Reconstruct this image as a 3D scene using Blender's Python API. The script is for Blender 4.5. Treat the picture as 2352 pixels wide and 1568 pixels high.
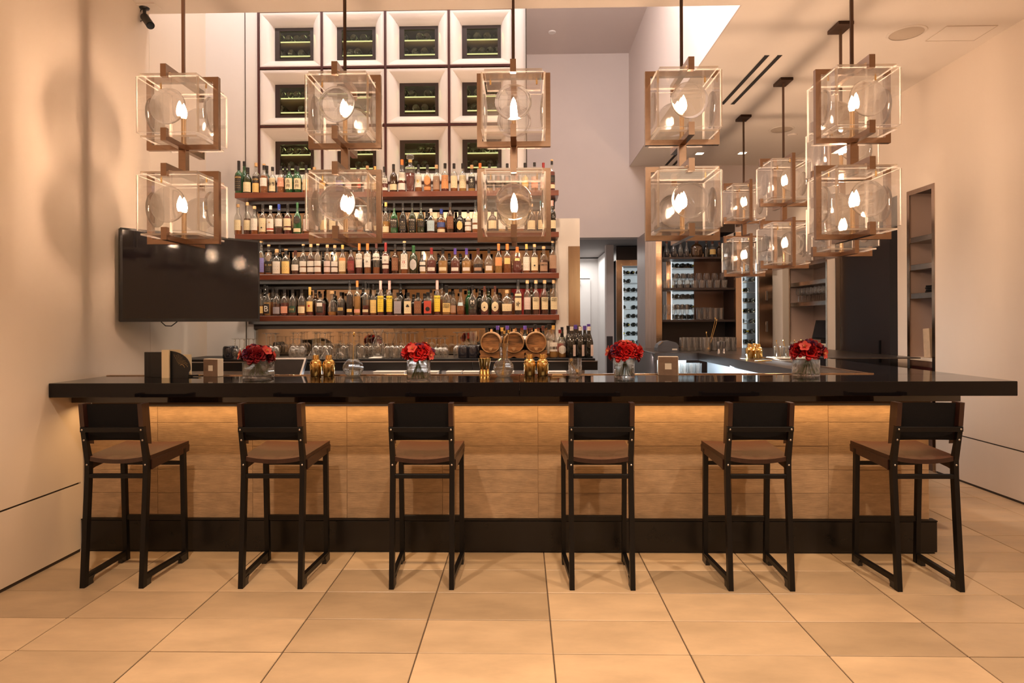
import bpy, math, random
from mathutils import Vector, Matrix
random.seed(11)
PI = math.pi
for o in list(bpy.data.objects):
    bpy.data.objects.remove(o)
SC = bpy.context.scene
COL = SC.collection

# ------------------------------------------------------------------ camera
EYE = 1.475
FPX, PX0, PY0 = 1450.0, 1168.6, 739.1
_t, _r = math.radians(1.2), math.radians(0.25)
_fw = Vector((-math.sin(_t), math.cos(_t), 0))
_rt = Vector((math.cos(_t), math.sin(_t), 0))
_up = Vector((0, 0, 1))
CR = math.cos(_r) * _rt - math.sin(_r) * _up
CU = math.sin(_r) * _rt + math.cos(_r) * _up
cd = bpy.data.cameras.new('camera')
cam = bpy.data.objects.new('camera', cd)
COL.objects.link(cam)
cam.matrix_world = Matrix(((CR.x, CU.x, -_fw.x, 0), (CR.y, CU.y, -_fw.y, 0), (CR.z, CU.z, -_fw.z, EYE), (0, 0, 0, 1)))
cd.sensor_width = 36
cd.lens = 36 * FPX / 2352
cd.shift_x = (1176 - PX0) / 2352
cd.shift_y = (PY0 - 784) / 2352
cd.clip_start = 0.05
SC.camera = cam

# ------------------------------------------------------------------ exposure, world, lights
SC.view_settings.view_transform = 'Standard'
SC.view_settings.look = 'None'
SC.view_settings.gamma = 1
SC.view_settings.use_curve_mapping = False
SC.view_settings.exposure = 0.12
cy = SC.cycles
cy.max_bounces = 10
cy.diffuse_bounces = 4
cy.glossy_bounces = 5
cy.transmission_bounces = 8
cy.transparent_max_bounces = 40
cy.caustics_reflective = False
cy.caustics_refractive = False
cy.sample_clamp_indirect = 4
cy.use_denoising = True
w = bpy.data.worlds.new('world')
SC.world = w
w.use_nodes = True
w.node_tree.nodes['Background'].inputs[0].default_value = (1.0, 0.72, 0.5, 1)
w.node_tree.nodes['Background'].inputs[1].default_value = 0.05

def lamp(kind, name, loc, energy, color, to=None, **kw):
    d = bpy.data.lights.new(name, kind)
    d.energy = energy
    d.color = color
    for k, v in kw.items():
        setattr(d, k, v)
    o = bpy.data.objects.new(name, d)
    COL.objects.link(o)
    o.location = loc
    if to is not None:
        o.rotation_euler = (Vector(to) - Vector(loc)).to_track_quat('-Z', 'Y').to_euler()
    return o

WARM = (1.0, 0.66, 0.36)
WARM2 = (1.0, 0.755, 0.53)
NEUT = (1.0, 0.87, 0.78)
COOL = (0.82, 0.92, 1.0)
# recessed spots in the dining room ceiling that throw pools on the floor and rake the stools
for x, y, tx, ty, e in ((-1.5, 1.7, -1.2, 2.9, 260), (0.5, 1.7, 0.5, 2.7, 220), (2.6, 1.7, 2.2, 2.9, 260)):
    lamp('SPOT', 'recessed_spot', (x, y, 3.84), e, WARM2, (tx, ty, 0), spot_size=math.radians(75), spot_blend=0.5, shadow_soft_size=0.05)
# broad fill added behind the camera to brighten the room and its mirror reflection
lamp('AREA', 'room_fill', (0.5, -0.6, 3.82), 125, WARM2, (0.5, -0.2, 0), shape='RECTANGLE', size=5.5, size_y=3.0)
# wall washers hidden in the raised ceiling, on the back of the dropped ceiling's edge, then an added fill
lamp('AREA', 'cove_wall_washer', (-0.9, 4.95, 5.0), 29, (1.0, 0.89, 0.83), (-0.9, 5.75, 3.5), shape='RECTANGLE', size=4.0, size_y=0.12)
lamp('AREA', 'cove_end_washer', (0.95, 5.0, 4.9), 55, (1.0, 0.9, 0.84), (1.9, 5.15, 4.3), shape='RECTANGLE', size=0.4, size_y=0.3)
lamp('AREA', 'bulkhead_fill', (0.85, 6.2, 5.45), 28, NEUT, (0.85, 9.75, 3.4), shape='RECTANGLE', size=1.2, size_y=0.2)  # added fill that brightens the bulkhead and raised ceiling
# LED strip under the bar top that grazes the stone front
lamp('AREA', 'bar_front_strip', (-0.15, 3.985, 0.95), 10, (1.0, 0.58, 0.24), (-0.15, 4.02, 0.3), shape='RECTANGLE', size=5.3, size_y=0.02)
# far service corner and passage
lamp('AREA', 'corridor_ceiling_light', (1.1, 12.2, 2.7), 15, (1.0, 0.95, 0.88), (1.1, 12.2, 0), shape='RECTANGLE', size=0.7, size_y=1.2)
for x in (2.92, 3.5):
    lamp('SPOT', 'far_downlight', (x, 8.95, 3.83), 60, WARM2, (x - 0.2, 9.2, 0), spot_size=math.radians(80), spot_blend=0.6, shadow_soft_size=0.04)
lamp('AREA', 'ice_well_strip', (1.72, 7.42, 1.06), 9, (0.75, 0.9, 1.0), (1.72, 7.7, 0.8), shape='RECTANGLE', size=0.6, size_y=0.03)
lamp('AREA', 'service_strip', (2.08, 6.2, 1.075), 16, (0.75, 0.9, 1.0), (2.25, 6.2, 0.85), shape='RECTANGLE', size=0.03, size_y=1.6)
for z in (2.545, 2.188, 1.838, 1.481):
    lamp('AREA', 'shelf_strip', (-1.08, 5.63, z), 2.2, (1.0, 0.80, 0.58), (-1.08, 5.50, z - 0.5), shape='RECTANGLE', size=2.6, size_y=0.015)
    lamp('AREA', 'shelf_front_fill', (-1.08, 5.425, z + 0.004), 3.4, (1.0, 0.82, 0.62), (-1.08, 5.52, z - 0.5), shape='RECTANGLE', size=2.7, size_y=0.015)  # unseen fill added to brighten the labels on the shelf below
for x in (-2.0, -0.9, 0.2):
    lamp('SPOT', 'shelf_fill_spot', (x, 4.2, 3.83), 75, (1.0, 0.78, 0.57), (x, 5.5, 1.75), spot_size=math.radians(62), spot_blend=0.7, shadow_soft_size=0.04)  # added fill spots that brighten the bottles and glassware
lamp('AREA', 'back_bar_strip', (-0.9, 5.0, 1.05), 5, (0.95, 0.95, 1.0), (-0.9, 4.8, 0.8), shape='RECTANGLE', size=2.6, size_y=0.03)

# ------------------------------------------------------------------ helpers
def at(px, py, Y):
    r = _fw + CR * ((px - PX0) / FPX) + CU * ((PY0 - py) / FPX)
    s = Y / r.y
    return r.x * s, EYE + r.z * s

MATS = {}
def _nt(name):
    m = bpy.data.materials.new(name)
    m.use_nodes = True
    return m, m.node_tree, m.node_tree.nodes, m.node_tree.links

def mat(name, col, rough=0.5, metal=0.0, var=0.0, vscale=4.0, stretch=(1, 1, 1), bump=0.0, bscale=60.0, rnd=0.0, spec=0.5, emit=None, estr=0.0, coat=0.0, bstretch=None, rvar=0.0):
    if name in MATS:
        return MATS[name]
    m, nt, N, L = _nt(name)
    b = N['Principled BSDF']
    b.inputs['Base Color'].default_value = (*col, 1)
    b.inputs['Roughness'].default_value = rough
    b.inputs['Metallic'].default_value = metal
    b.inputs['Specular IOR Level'].default_value = spec
    b.inputs['Coat Weight'].default_value = coat
    b.inputs['Coat Roughness'].default_value = 0.08
    if emit:
        b.inputs['Emission Color'].default_value = (*emit, 1)
        b.inputs['Emission Strength'].default_value = estr
    tc = N.new('ShaderNodeTexCoord')
    if var or rnd or rvar:
        mp = N.new('ShaderNodeMapping')
        mp.inputs['Scale'].default_value = stretch
        L.new(tc.outputs['Object'], mp.inputs[0])
        oi = N.new('ShaderNodeObjectInfo')
        off = N.new('ShaderNodeVectorMath'); off.operation = 'ADD'
        sc = N.new('ShaderNodeMath'); sc.operation = 'MULTIPLY'; sc.inputs[1].default_value = 37.0
        L.new(oi.outputs['Random'], sc.inputs[0])
        L.new(mp.outputs[0], off.inputs[0]); L.new(sc.outputs[0], off.inputs[1])
        n = N.new('ShaderNodeTexNoise')
        n.inputs['Scale'].default_value = vscale
        n.inputs['Detail'].default_value = 6
        n.inputs['Roughness'].default_value = 0.62
        L.new(off.outputs[0], n.inputs['Vector'])
        mr = N.new('ShaderNodeMapRange')
        mr.inputs[1].default_value = 0.3; mr.inputs[2].default_value = 0.7
        mr.inputs[3].default_value = 1 - var; mr.inputs[4].default_value = 1 + var
        L.new(n.outputs[0], mr.inputs[0])
        mr2 = N.new('ShaderNodeMapRange')
        mr2.inputs[3].default_value = 1 - rnd; mr2.inputs[4].default_value = 1 + rnd
        L.new(oi.outputs['Random'], mr2.inputs[0])
        mu = N.new('ShaderNodeMath'); mu.operation = 'MULTIPLY'
        L.new(mr.outputs[0], mu.inputs[0]); L.new(mr2.outputs[0], mu.inputs[1])
        vm = N.new('ShaderNodeVectorMath'); vm.operation = 'SCALE'
        vm.inputs[0].default_value = col
        L.new(mu.outputs[0], vm.inputs['Scale'])
        L.new(vm.outputs[0], b.inputs['Base Color'])
        if rvar:
            m3 = N.new('ShaderNodeMapRange')
            m3.inputs[3].default_value = rough - rvar; m3.inputs[4].default_value = rough + rvar
            L.new(n.outputs[0], m3.inputs[0]); L.new(m3.outputs[0], b.inputs['Roughness'])
    if bump:
        mp2 = N.new('ShaderNodeMapping')
        mp2.inputs['Scale'].default_value = bstretch or stretch
        L.new(tc.outputs['Object'], mp2.inputs[0])
        n2 = N.new('ShaderNodeTexNoise')
        n2.inputs['Scale'].default_value = bscale
        n2.inputs['Detail'].default_value = 4
        L.new(mp2.outputs[0], n2.inputs['Vector'])
        bp = N.new('ShaderNodeBump')
        bp.inputs['Strength'].default_value = bump
        bp.inputs['Distance'].default_value = 0.01
        L.new(n2.outputs[0], bp.inputs['Height'])
        L.new(bp.outputs[0], b.inputs['Normal'])
    MATS[name] = m
    return m

def thin_glass(name, tint=(0.97, 0.96, 0.94), base=0.05, edge=0.55, power=3.0, grough=0.02, diffuse=0.0, dcol=(1, 1, 1)):
    """Glass without refraction: looks through, mirrors more towards grazing angles."""
    if name in MATS:
        return MATS[name]
    m, nt, N, L = _nt(name)
    N.remove(N['Principled BSDF'])
    out = N['Material Output']
    tr = N.new('ShaderNodeBsdfTransparent'); tr.inputs[0].default_value = (*tint, 1)
    gl = N.new('ShaderNodeBsdfGlossy'); gl.inputs['Roughness'].default_value = grough
    lw = N.new('ShaderNodeLayerWeight'); lw.inputs[0].default_value = 0.5
    pw = N.new('ShaderNodeMath'); pw.operation = 'POWER'; pw.inputs[1].default_value = power
    L.new(lw.outputs['Facing'], pw.inputs[0])
    ma = N.new('ShaderNodeMath'); ma.operation = 'MULTIPLY_ADD'; ma.inputs[1].default_value = edge; ma.inputs[2].default_value = base
    ma.use_clamp = True
    L.new(pw.outputs[0], ma.inputs[0])
    mx = N.new('ShaderNodeMixShader')
    L.new(ma.outputs[0], mx.inputs[0]); L.new(tr.outputs[0], mx.inputs[1]); L.new(gl.outputs[0], mx.inputs[2])
    last = mx
    if diffuse:
        df = N.new('ShaderNodeBsdfDiffuse'); df.inputs[0].default_value = (*dcol, 1)
        m2 = N.new('ShaderNodeMixShader'); m2.inputs[0].default_value = diffuse
        L.new(mx.outputs[0], m2.inputs[1]); L.new(df.outputs[0], m2.inputs[2])
        last = m2
    L.new(last.outputs[0], out.inputs[0])
    MATS[name] = m
    return m

def true_glass(name, ior=1.45, tint=(1, 1, 1), rough=0.0):
    if name in MATS:
        return MATS[name]
    m, nt, N, L = _nt(name)
    N.remove(N['Principled BSDF'])
    g = N.new('ShaderNodeBsdfGlass')
    g.inputs['IOR'].default_value = ior; g.inputs['Roughness'].default_value = rough
    g.inputs['Color'].default_value = (*tint, 1)
    tr = N.new('ShaderNodeBsdfTransparent'); mx = N.new('ShaderNodeMixShader'); mx.inputs[0].default_value = 0.62
    L.new(tr.outputs[0], mx.inputs[1]); L.new(g.outputs[0], mx.inputs[2])
    L.new(mx.outputs[0], N['Material Output'].inputs[0])
    MATS[name] = m
    return m

def solid_glass(name, ior, tint):
    if name in MATS:
        return MATS[name]
    m, nt, N, L = _nt(name)
    N.remove(N['Principled BSDF'])
    g = N.new('ShaderNodeBsdfGlass'); g.inputs['IOR'].default_value = ior; g.inputs['Color'].default_value = (*tint, 1); g.inputs['Roughness'].default_value = 0.0
    tr = N.new('ShaderNodeBsdfTransparent'); mx = N.new('ShaderNodeMixShader'); mx.inputs[0].default_value = 0.62
    L.new(tr.outputs[0], mx.inputs[1]); L.new(g.outputs[0], mx.inputs[2]); L.new(mx.outputs[0], N['Material Output'].inputs[0])
    MATS[name] = m
    return m

def emitter(name, col, strength):
    if name in MATS:
        return MATS[name]
    m, nt, N, L = _nt(name)
    N.remove(N['Principled BSDF'])
    e = N.new('ShaderNodeEmission'); e.inputs[0].default_value = (*col, 1); e.inputs[1].default_value = strength
    L.new(e.outputs[0], N['Material Output'].inputs[0])
    MATS[name] = m
    return m

def label_mat(col, ink=(0.12, 0.08, 0.06)):
    """Printed paper: small lines of ink in the middle of the label (flat print too small to read)."""
    name = 'label_%02x%02x%02x_%02x%02x%02x' % tuple(int(255 * c) for c in (*col, *ink))
    if name in MATS:
        return MATS[name]
    m, nt, N, L = _nt(name)
    b = N['Principled BSDF']; b.inputs['Roughness'].default_value = 0.55
    uv = N.new('ShaderNodeUVMap')
    br = N.new('ShaderNodeTexBrick')
    br.inputs['Scale'].default_value = 1.0
    br.inputs['Brick Width'].default_value = 0.23; br.inputs['Row Height'].default_value = 0.13
    br.inputs['Mortar Size'].default_value = 0.045; br.offset = 0.37; br.squash = 0.6; br.squash_frequency = 3
    L.new(uv.outputs[0], br.inputs['Vector'])
    sep = N.new('ShaderNodeSeparateXYZ'); L.new(uv.outputs[0], sep.inputs[0])
    def band(sock, lo, hi):
        a = N.new('ShaderNodeMath'); a.operation = 'GREATER_THAN'; a.inputs[1].default_value = lo; L.new(sock, a.inputs[0])
        c = N.new('ShaderNodeMath'); c.operation = 'LESS_THAN'; c.inputs[1].default_value = hi; L.new(sock, c.inputs[0])
        d = N.new('ShaderNodeMath'); d.operation = 'MULTIPLY'; L.new(a.outputs[0], d.inputs[0]); L.new(c.outputs[0], d.inputs[1])
        return d
    bx, by = band(sep.outputs[0], 0.2, 0.8), band(sep.outputs[1], 0.12, 0.72)
    f1 = N.new('ShaderNodeMath'); f1.operation = 'MULTIPLY'; L.new(bx.outputs[0], f1.inputs[0]); L.new(by.outputs[0], f1.inputs[1])
    inv = N.new('ShaderNodeMath'); inv.operation = 'SUBTRACT'; inv.inputs[0].default_value = 1.0; L.new(br.outputs['Fac'], inv.inputs[1])
    f2 = N.new('ShaderNodeMath'); f2.operation = 'MULTIPLY'; L.new(f1.outputs[0], f2.inputs[0]); L.new(inv.outputs[0], f2.inputs[1])
    f3 = N.new('ShaderNodeMath'); f3.operation = 'MULTIPLY'; f3.inputs[1].default_value = 0.4; L.new(f2.outputs[0], f3.inputs[0])
    mx = N.new('ShaderNodeMix'); mx.data_type = 'RGBA'
    mx.inputs[6].default_value = (*col, 1); mx.inputs[7].default_value = (*ink, 1)
    L.new(f3.outputs[0], mx.inputs[0]); L.new(mx.outputs[2], b.inputs['Base Color'])
    MATS[name] = m
    return m

class G:
    """Collects shapes; build() links them as one mesh object."""
    def __init__(s):
        s.v = []; s.f = []; s.m = []; s.uv = {}
    def add(s, vs, fs, m=0):
        o = len(s.v)
        s.v.extend(vs)
        for f in fs:
            s.f.append(tuple(o + i for i in f)); s.m.append(m)
        return s
    def box(s, x0, x1, y0, y1, z0, z1, b=0.0, m=0):
        if x0 > x1: x0, x1 = x1, x0
        if y0 > y1: y0, y1 = y1, y0
        if z0 > z1: z0, z1 = z1, z0
        b = min(b, (x1 - x0) * .45, (y1 - y0) * .45, (z1 - z0) * .45)
        if b <= 0:
            vs = [(x, y, z) for x in (x0, x1) for y in (y0, y1) for z in (z0, z1)]
            return s.add(vs, [(0, 1, 3, 2), (4, 6, 7, 5), (0, 4, 5, 1), (2, 3, 7, 6), (0, 2, 6, 4), (1, 5, 7, 3)], m)
        X, Y, Z = (x0, x1), (y0, y1), (z0, z1)
        vs = []; idx = {}
        for i in (0, 1):
            for j in (0, 1):
                for k in (0, 1):
                    dx, dy, dz = (b if i == 0 else -b), (b if j == 0 else -b), (b if k == 0 else -b)
                    for a, p in (('x', (X[i], Y[j] + dy, Z[k] + dz)), ('y', (X[i] + dx, Y[j], Z[k] + dz)), ('z', (X[i] + dx, Y[j] + dy, Z[k]))):
                        idx[i, j, k, a] = len(vs); vs.append(p)
        q = lambda *t: tuple(idx[u] for u in t)
        fs = []
        for i in (0, 1):
            t = q((i, 0, 0, 'x'), (i, 1, 0, 'x'), (i, 1, 1, 'x'), (i, 0, 1, 'x')); fs.append(t if i else t[::-1])
            t = q((0, i, 0, 'y'), (0, i, 1, 'y'), (1, i, 1, 'y'), (1, i, 0, 'y')); fs.append(t if i else t[::-1])
            t = q((0, 0, i, 'z'), (1, 0, i, 'z'), (1, 1, i, 'z'), (0, 1, i, 'z')); fs.append(t if i else t[::-1])
            for j in (0, 1):
                e = q((i, j, 0, 'x'), (i, j, 1, 'x'), (i, j, 1, 'y'), (i, j, 0, 'y')); fs.append(e if (i == j) else e[::-1])
                e = q((i, 0, j, 'x'), (i, 1, j, 'x'), (i, 1, j, 'z'), (i, 0, j, 'z')); fs.append(e[::-1] if (i == j) else e)
                e = q((0, i, j, 'y'), (1, i, j, 'y'), (1, i, j, 'z'), (0, i, j, 'z')); fs.append(e if (i == j) else e[::-1])
                for k in (0, 1):
                    t = q((i, j, k, 'x'), (i, j, k, 'y'), (i, j, k, 'z')); fs.append(t if (i + j + k) % 2 else t[::-1])
        return s.add(vs, fs, m)
    def tube(s, pts, r, n=8, m=0, caps=True):
        pts = [Vector(p) for p in pts]
        rs = r if isinstance(r, (list, tuple)) else [r] * len(pts)
        rings = []
        ref = None
        for i, p in enumerate(pts):
            d = (pts[min(i + 1, len(pts) - 1)] - pts[max(i - 1, 0)]).normalized()
            if ref is None:
                ref = Vector((0, 0, 1)) if abs(d.z) < 0.9 else Vector((1, 0, 0))
            u = (ref - d * ref.dot(d)).normalized(); ref = u
            w_ = d.cross(u)
            rings.append([tuple(p + (u * math.cos(2 * PI * j / n) + w_ * math.sin(2 * PI * j / n)) * rs[i]) for j in range(n)])
        vs = [q for rg in rings for q in rg]
        fs = [(i * n + j, i * n + (j + 1) % n, (i + 1) * n + (j + 1) % n, (i + 1) * n + j) for i in range(len(pts) - 1) for j in range(n)]
        if caps:
            fs.append(tuple(range(n))[::-1]); fs.append(tuple((len(pts) - 1) * n + j for j in range(n)))
        return s.add(vs, fs, m)
    def bar(s, p, q, w_, h, m=0, up=(0, 0, 1)):
        """A rectangular bar from p to q, w_ wide sideways and h along up."""
        p, q = Vector(p), Vector(q)
        d = (q - p).normalized()
        u = Vector(up); u = (u - d * u.dot(d)).normalized()
        sd = d.cross(u)
        vs = [tuple(c + sd * a * w_ / 2 + u * e * h / 2) for c in (p, q) for a, e in ((-1, -1), (1, -1), (1, 1), (-1, 1))]
        return s.add(vs, [(3, 2, 1, 0), (4, 5, 6, 7), (0, 1, 5, 4), (1, 2, 6, 5), (2, 3, 7, 6), (3, 0, 4, 7)], m)
    def lathe(s, prof, c=(0, 0, 0), n=14, m=0, se=0.0, a0=0.0, sy=1.0, start=0.0):
        """prof: (r, z) from bottom to top; se > 0 squares the section."""
        vs = []; fs = []
        for r, z in prof:
            for j in range(n):
                a = start + 2 * PI * j / n
                ca, sa = math.cos(a), math.sin(a)
                k = 1.0
                if se:
                    k = (abs(ca) ** se + abs(sa) ** se) ** (-1.0 / se)
                vs.append((c[0] + r * k * ca, c[1] + r * k * sa * sy, c[2] + z))
        for i in range(len(prof) - 1):
            for j in range(n):
                fs.append((i * n + j, i * n + (j + 1) % n, (i + 1) * n + (j + 1) % n, (i + 1) * n + j))
        if prof[0][0] > 1e-5: fs.append(tuple(range(n))[::-1])
        if prof[-1][0] > 1e-5: fs.append(tuple((len(prof) - 1) * n + j for j in range(n)))
        return s.add(vs, fs, m)
    def prism(s, poly, a, b, axis='y', m=0):
        """Extrude a 2-D outline (ccw) from a to b along an axis; poly is (x,z) for y, (y,z) for x, (x,y) for z."""
        f = {'y': lambda p, t: (p[0], t, p[1]), 'x': lambda p, t: (t, p[0], p[1]), 'z': lambda p, t: (p[0], p[1], t)}[axis]
        n = len(poly)
        vs = [f(p, a) for p in poly] + [f(p, b) for p in poly]
        fs = [tuple(range(n)), tuple(range(2 * n - 1, n - 1, -1))] + [(i, n + i, n + (i + 1) % n, (i + 1) % n) for i in range(n)]
        if axis == 'z':
            fs = [f_[::-1] for f_ in fs]
        return s.add(vs, fs, m)
    def sheet(s, rows, m=0, uv=True):
        """A grid of points rows[j][i]; uv 0..1."""
        o = len(s.v); nj, ni = len(rows), len(rows[0])
        vs = [p for r in rows for p in r]
        fs = [(j * ni + i, j * ni + i + 1, (j + 1) * ni + i + 1, (j + 1) * ni + i) for j in range(nj - 1) for i in range(ni - 1)]
        for j in range(nj):
            for i in range(ni):
                s.uv[o + j * ni + i] = (i / (ni - 1), j / (nj - 1))
        return s.add(vs, fs, m)
    def mesh(s, name, mats, smooth=False):
        me = bpy.data.meshes.new(name)
        me.from_pydata(s.v, [], s.f)
        for m in (mats if isinstance(mats, (list, tuple)) else [mats]):
            me.materials.append(m)
        if any(s.m):
            me.polygons.foreach_set('material_index', s.m)
        if s.uv:
            l = me.uv_layers.new(name='UVMap')
            for lp in me.loops:
                l.data[lp.index].uv = s.uv.get(lp.vertex_index, (0, 0))
        if smooth:
            me.polygons.foreach_set('use_smooth', [True] * len(me.polygons))
            try:
                me.set_sharp_from_angle(angle=math.radians(smooth if smooth is not True else 40))
            except Exception:
                pass
        me.update()
        return me
    def build(s, name, mats, parent=None, smooth=False, loc=(0, 0, 0)):
        return link(name, s.mesh(name, mats, smooth), parent, loc)

def link(name, me, parent=None, loc=(0, 0, 0)):
    o = bpy.data.objects.new(name, me)
    COL.objects.link(o)
    o.location = loc
    if parent is not None: o.parent = parent
    return o

def tag(o, label=None, cat=None, group=None, kind=None):
    if label: o['label'] = label
    if cat: o['category'] = cat
    if group: o['group'] = group
    if kind: o['kind'] = kind
    return o

def thing(name, label, cat, loc=(0, 0, 0), rotz=0.0, group=None):
    o = bpy.data.objects.new(name, None)
    COL.objects.link(o)
    o.empty_display_size = 0.1
    o.location = loc; o.rotation_euler = (0, 0, rotz)
    return tag(o, label, cat, group)

def dup(root, loc, rotz=0.0, label=None, group=None, scale=None):
    r = root.copy(); COL.objects.link(r)
    r.location = loc; r.rotation_euler = (0, 0, rotz)
    if scale: r.scale = scale
    if label: r['label'] = label
    if group: r['group'] = group
    for ch in list(root.children):
        c = ch.copy(); COL.objects.link(c); c.parent = r
        for g in list(ch.children):
            d = g.copy(); COL.objects.link(d); d.parent = c
    return r

class Proto:
    """Places a first thing, then copies of it."""
    def __init__(s, make): s.make = make; s.o = None
    def put(s, loc, rotz=0.0, label=None, group=None, scale=None):
        if s.o is None:
            s.o = s.make(); o = s.o
            o.location = loc; o.rotation_euler = (0, 0, rotz)
            if scale: o.scale = scale
            if label: o['label'] = label
            if group: o['group'] = group
            return o
        return dup(s.o, loc, rotz, label, group, scale)

def structure(name, g, m, parent=None, smooth=False):
    o = g.build(name, m, parent, smooth)
    if parent is None: o['kind'] = 'structure'
    return o

_TX = {}
def text_mesh(txt, m, width=None, height=None, R=None, name='lettering', bold=0.0, maxw=None):
    """Lettering facing -Y, centred on the origin; R bends it round a cylinder of that radius."""
    key = (txt, m.name, width, height, R, bold, maxw)
    if key in _TX: return _TX[key]
    cu = bpy.data.curves.new(name, 'FONT'); cu.body = txt; cu.align_x = 'CENTER'; cu.align_y = 'CENTER'
    cu.size = 1.0; cu.resolution_u = 2; cu.offset = bold; cu.space_line = 1.15 if any(ord(c) > 0x3000 for c in txt) else 0.85
    o = bpy.data.objects.new(name, cu); COL.objects.link(o)
    bpy.context.view_layer.update()
    me0 = o.evaluated_get(bpy.context.evaluated_depsgraph_get()).to_mesh()
    vs = [v.co.copy() for v in me0.vertices]; fs = [tuple(p.vertices) for p in me0.polygons]
    o.evaluated_get(bpy.context.evaluated_depsgraph_get()).to_mesh_clear()
    bpy.data.objects.remove(o); bpy.data.curves.remove(cu)
    if not vs: return None
    x0, x1 = min(v.x for v in vs), max(v.x for v in vs); y0, y1 = min(v.y for v in vs), max(v.y for v in vs)
    sx = width / (x1 - x0) if width else None; sy = height / (y1 - y0) if height else None
    sx = sx or sy; sy = sy or sx
    if maxw and (x1 - x0) * sx > maxw: sx = maxw / (x1 - x0); sy = min(sy, sx * 1.5)
    out = []
    for v in vs:
        x = (v.x - (x0 + x1) / 2) * sx; z = (v.y - (y0 + y1) / 2) * sy
        if R:
            out.append((R * math.sin(x / R), -R * math.cos(x / R), z))
        else:
            out.append((x, 0, z))
    g = G(); g.add(out, fs)
    _TX[key] = g.mesh(name, m)
    return _TX[key]

# ------------------------------------------------------------------ materials
wallm = mat('warm_white_plaster', (0.79, 0.685, 0.58), 0.75, var=0.025, vscale=1.6, stretch=(1, 1, 0.2))
ceilm = mat('ceiling_plaster', (0.82, 0.74, 0.66), 0.85, var=0.02, vscale=1.2)
greym = mat('mauve_grey_paint', (0.69, 0.61, 0.585), 0.8, var=0.02, vscale=1.5)
whitem = mat('cool_white_paint', (0.80, 0.77, 0.76), 0.6, var=0.02, vscale=2)
creamm = mat('cream_panel', (0.82, 0.74, 0.66), 0.55)
groutm = mat('dark_grout', (0.10, 0.065, 0.04), 0.9)
tilem = mat('limestone_tile', (0.53, 0.385, 0.245), 0.36, var=0.16, vscale=3.2, stretch=(0.7, 1.6, 1), bump=0.12, bscale=9, rnd=0.2, rvar=0.1)
stonem = mat('ribbed_sandstone', (0.37, 0.245, 0.145), 0.85, var=0.2, vscale=14, stretch=(0.7, 1, 2.0), bump=0.3, bscale=75, bstretch=(0.2, 0.4, 3.4), rnd=0.07)
granite = mat('polished_black_granite', (0.006, 0.005, 0.006), 0.05, spec=0.28, var=0.3, vscale=80)
kickm = mat('blackened_steel', (0.009, 0.0075, 0.0075), 0.3, spec=0.4, rvar=0.1, var=0.2, vscale=6)
steelm = mat('brushed_steel', (0.50, 0.47, 0.45), 0.28, metal=1, var=0.06, vscale=8, stretch=(1, 1, 12))
darksteel = mat('dark_brushed_steel', (0.075, 0.062, 0.055), 0.3, metal=0.7, var=0.1, vscale=6, stretch=(6, 1, 1))
bronze = mat('antique_bronze', (0.40, 0.275, 0.20), 0.24, metal=1, var=0.07, vscale=9, stretch=(1, 1, 6))
bronzerod = mat('bronze_rod', (0.30, 0.185, 0.13), 0.45, metal=0.25)
brass = mat('pale_brass', (0.78, 0.60, 0.40), 0.22, metal=1)
bronzedk = mat('dark_bronze', (0.20, 0.12, 0.085), 0.45, metal=0.3, var=0.12, vscale=12)
bronzept = mat('polished_bronze', (0.58, 0.42, 0.30), 0.16, metal=1, var=0.08, vscale=5, stretch=(8, 8, 0.6))
goldm = mat('polished_gold', (0.93, 0.64, 0.24), 0.11, metal=1)
cherry = mat('cherry_wood', (0.17, 0.045, 0.022), 0.33, var=0.18, vscale=7, stretch=(0.5, 6, 6), coat=0.3)
walnut = mat('dark_walnut', (0.030, 0.0105, 0.007), 0.38, var=0.25, vscale=9, stretch=(5, 5, 0.6), coat=0.15)
seatm = mat('brown_leather_seat', (0.085, 0.030, 0.017), 0.5, spec=0.3, bump=0.15, bscale=120, var=0.08, vscale=5)
fabricm = mat('black_canvas', (0.0055, 0.005, 0.006), 0.85, spec=0.2, bump=0.25, bscale=400)
blackm = mat('black_powder_coat', (0.0045, 0.004, 0.0045), 0.42, spec=0.28)
rivetm = mat('steel_rivet', (0.45, 0.40, 0.36), 0.3, metal=1)
mirrorm = mat('bronze_mirror', (0.62, 0.50, 0.38), 0.03, metal=1)
screenm = mat('black_screen', (0.006, 0.006, 0.009), 0.09, spec=0.6)
plasticm = mat('black_plastic', (0.012, 0.012, 0.013), 0.35)
greyplast = mat('grey_plastic', (0.085, 0.085, 0.095), 0.45)
darkbrown = mat('dark_brown_lacquer', (0.030, 0.017, 0.014), 0.35)
mahog = mat('mahogany_trim', (0.060, 0.012, 0.010), 0.4, var=0.1, vscale=6)
nichem = mat('white_lacquer', (0.82, 0.77, 0.74), 0.28, spec=0.5)
doorm = mat('near_black_door', (0.018, 0.012, 0.012), 0.45)
clear = thin_glass('clear_glass', (0.96, 0.95, 0.93), 0.10, 0.92, 1.6, grough=0.03, diffuse=0.02)
clearb = thin_glass('bottle_glass', (0.93, 0.93, 0.90), 0.09, 0.85, 2.0, diffuse=0.03)
pane = thin_glass('slab_glass', (0.985, 0.975, 0.96), 0.05, 0.55, 3.2, diffuse=0.012)
paneedge = thin_glass('slab_glass_edge', (0.93, 0.85, 0.76), 0.2, 0.7, 2, grough=0.08, diffuse=0.34, dcol=(1.0, 0.95, 0.9))
lensm = true_glass('lens_glass', 1.27)
winepane = thin_glass('tinted_pane', (0.86, 0.86, 0.78), 0.03, 0.4, 4)
vaseglass = solid_glass('vase_glass', 1.45, (0.98, 0.98, 0.96))
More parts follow.
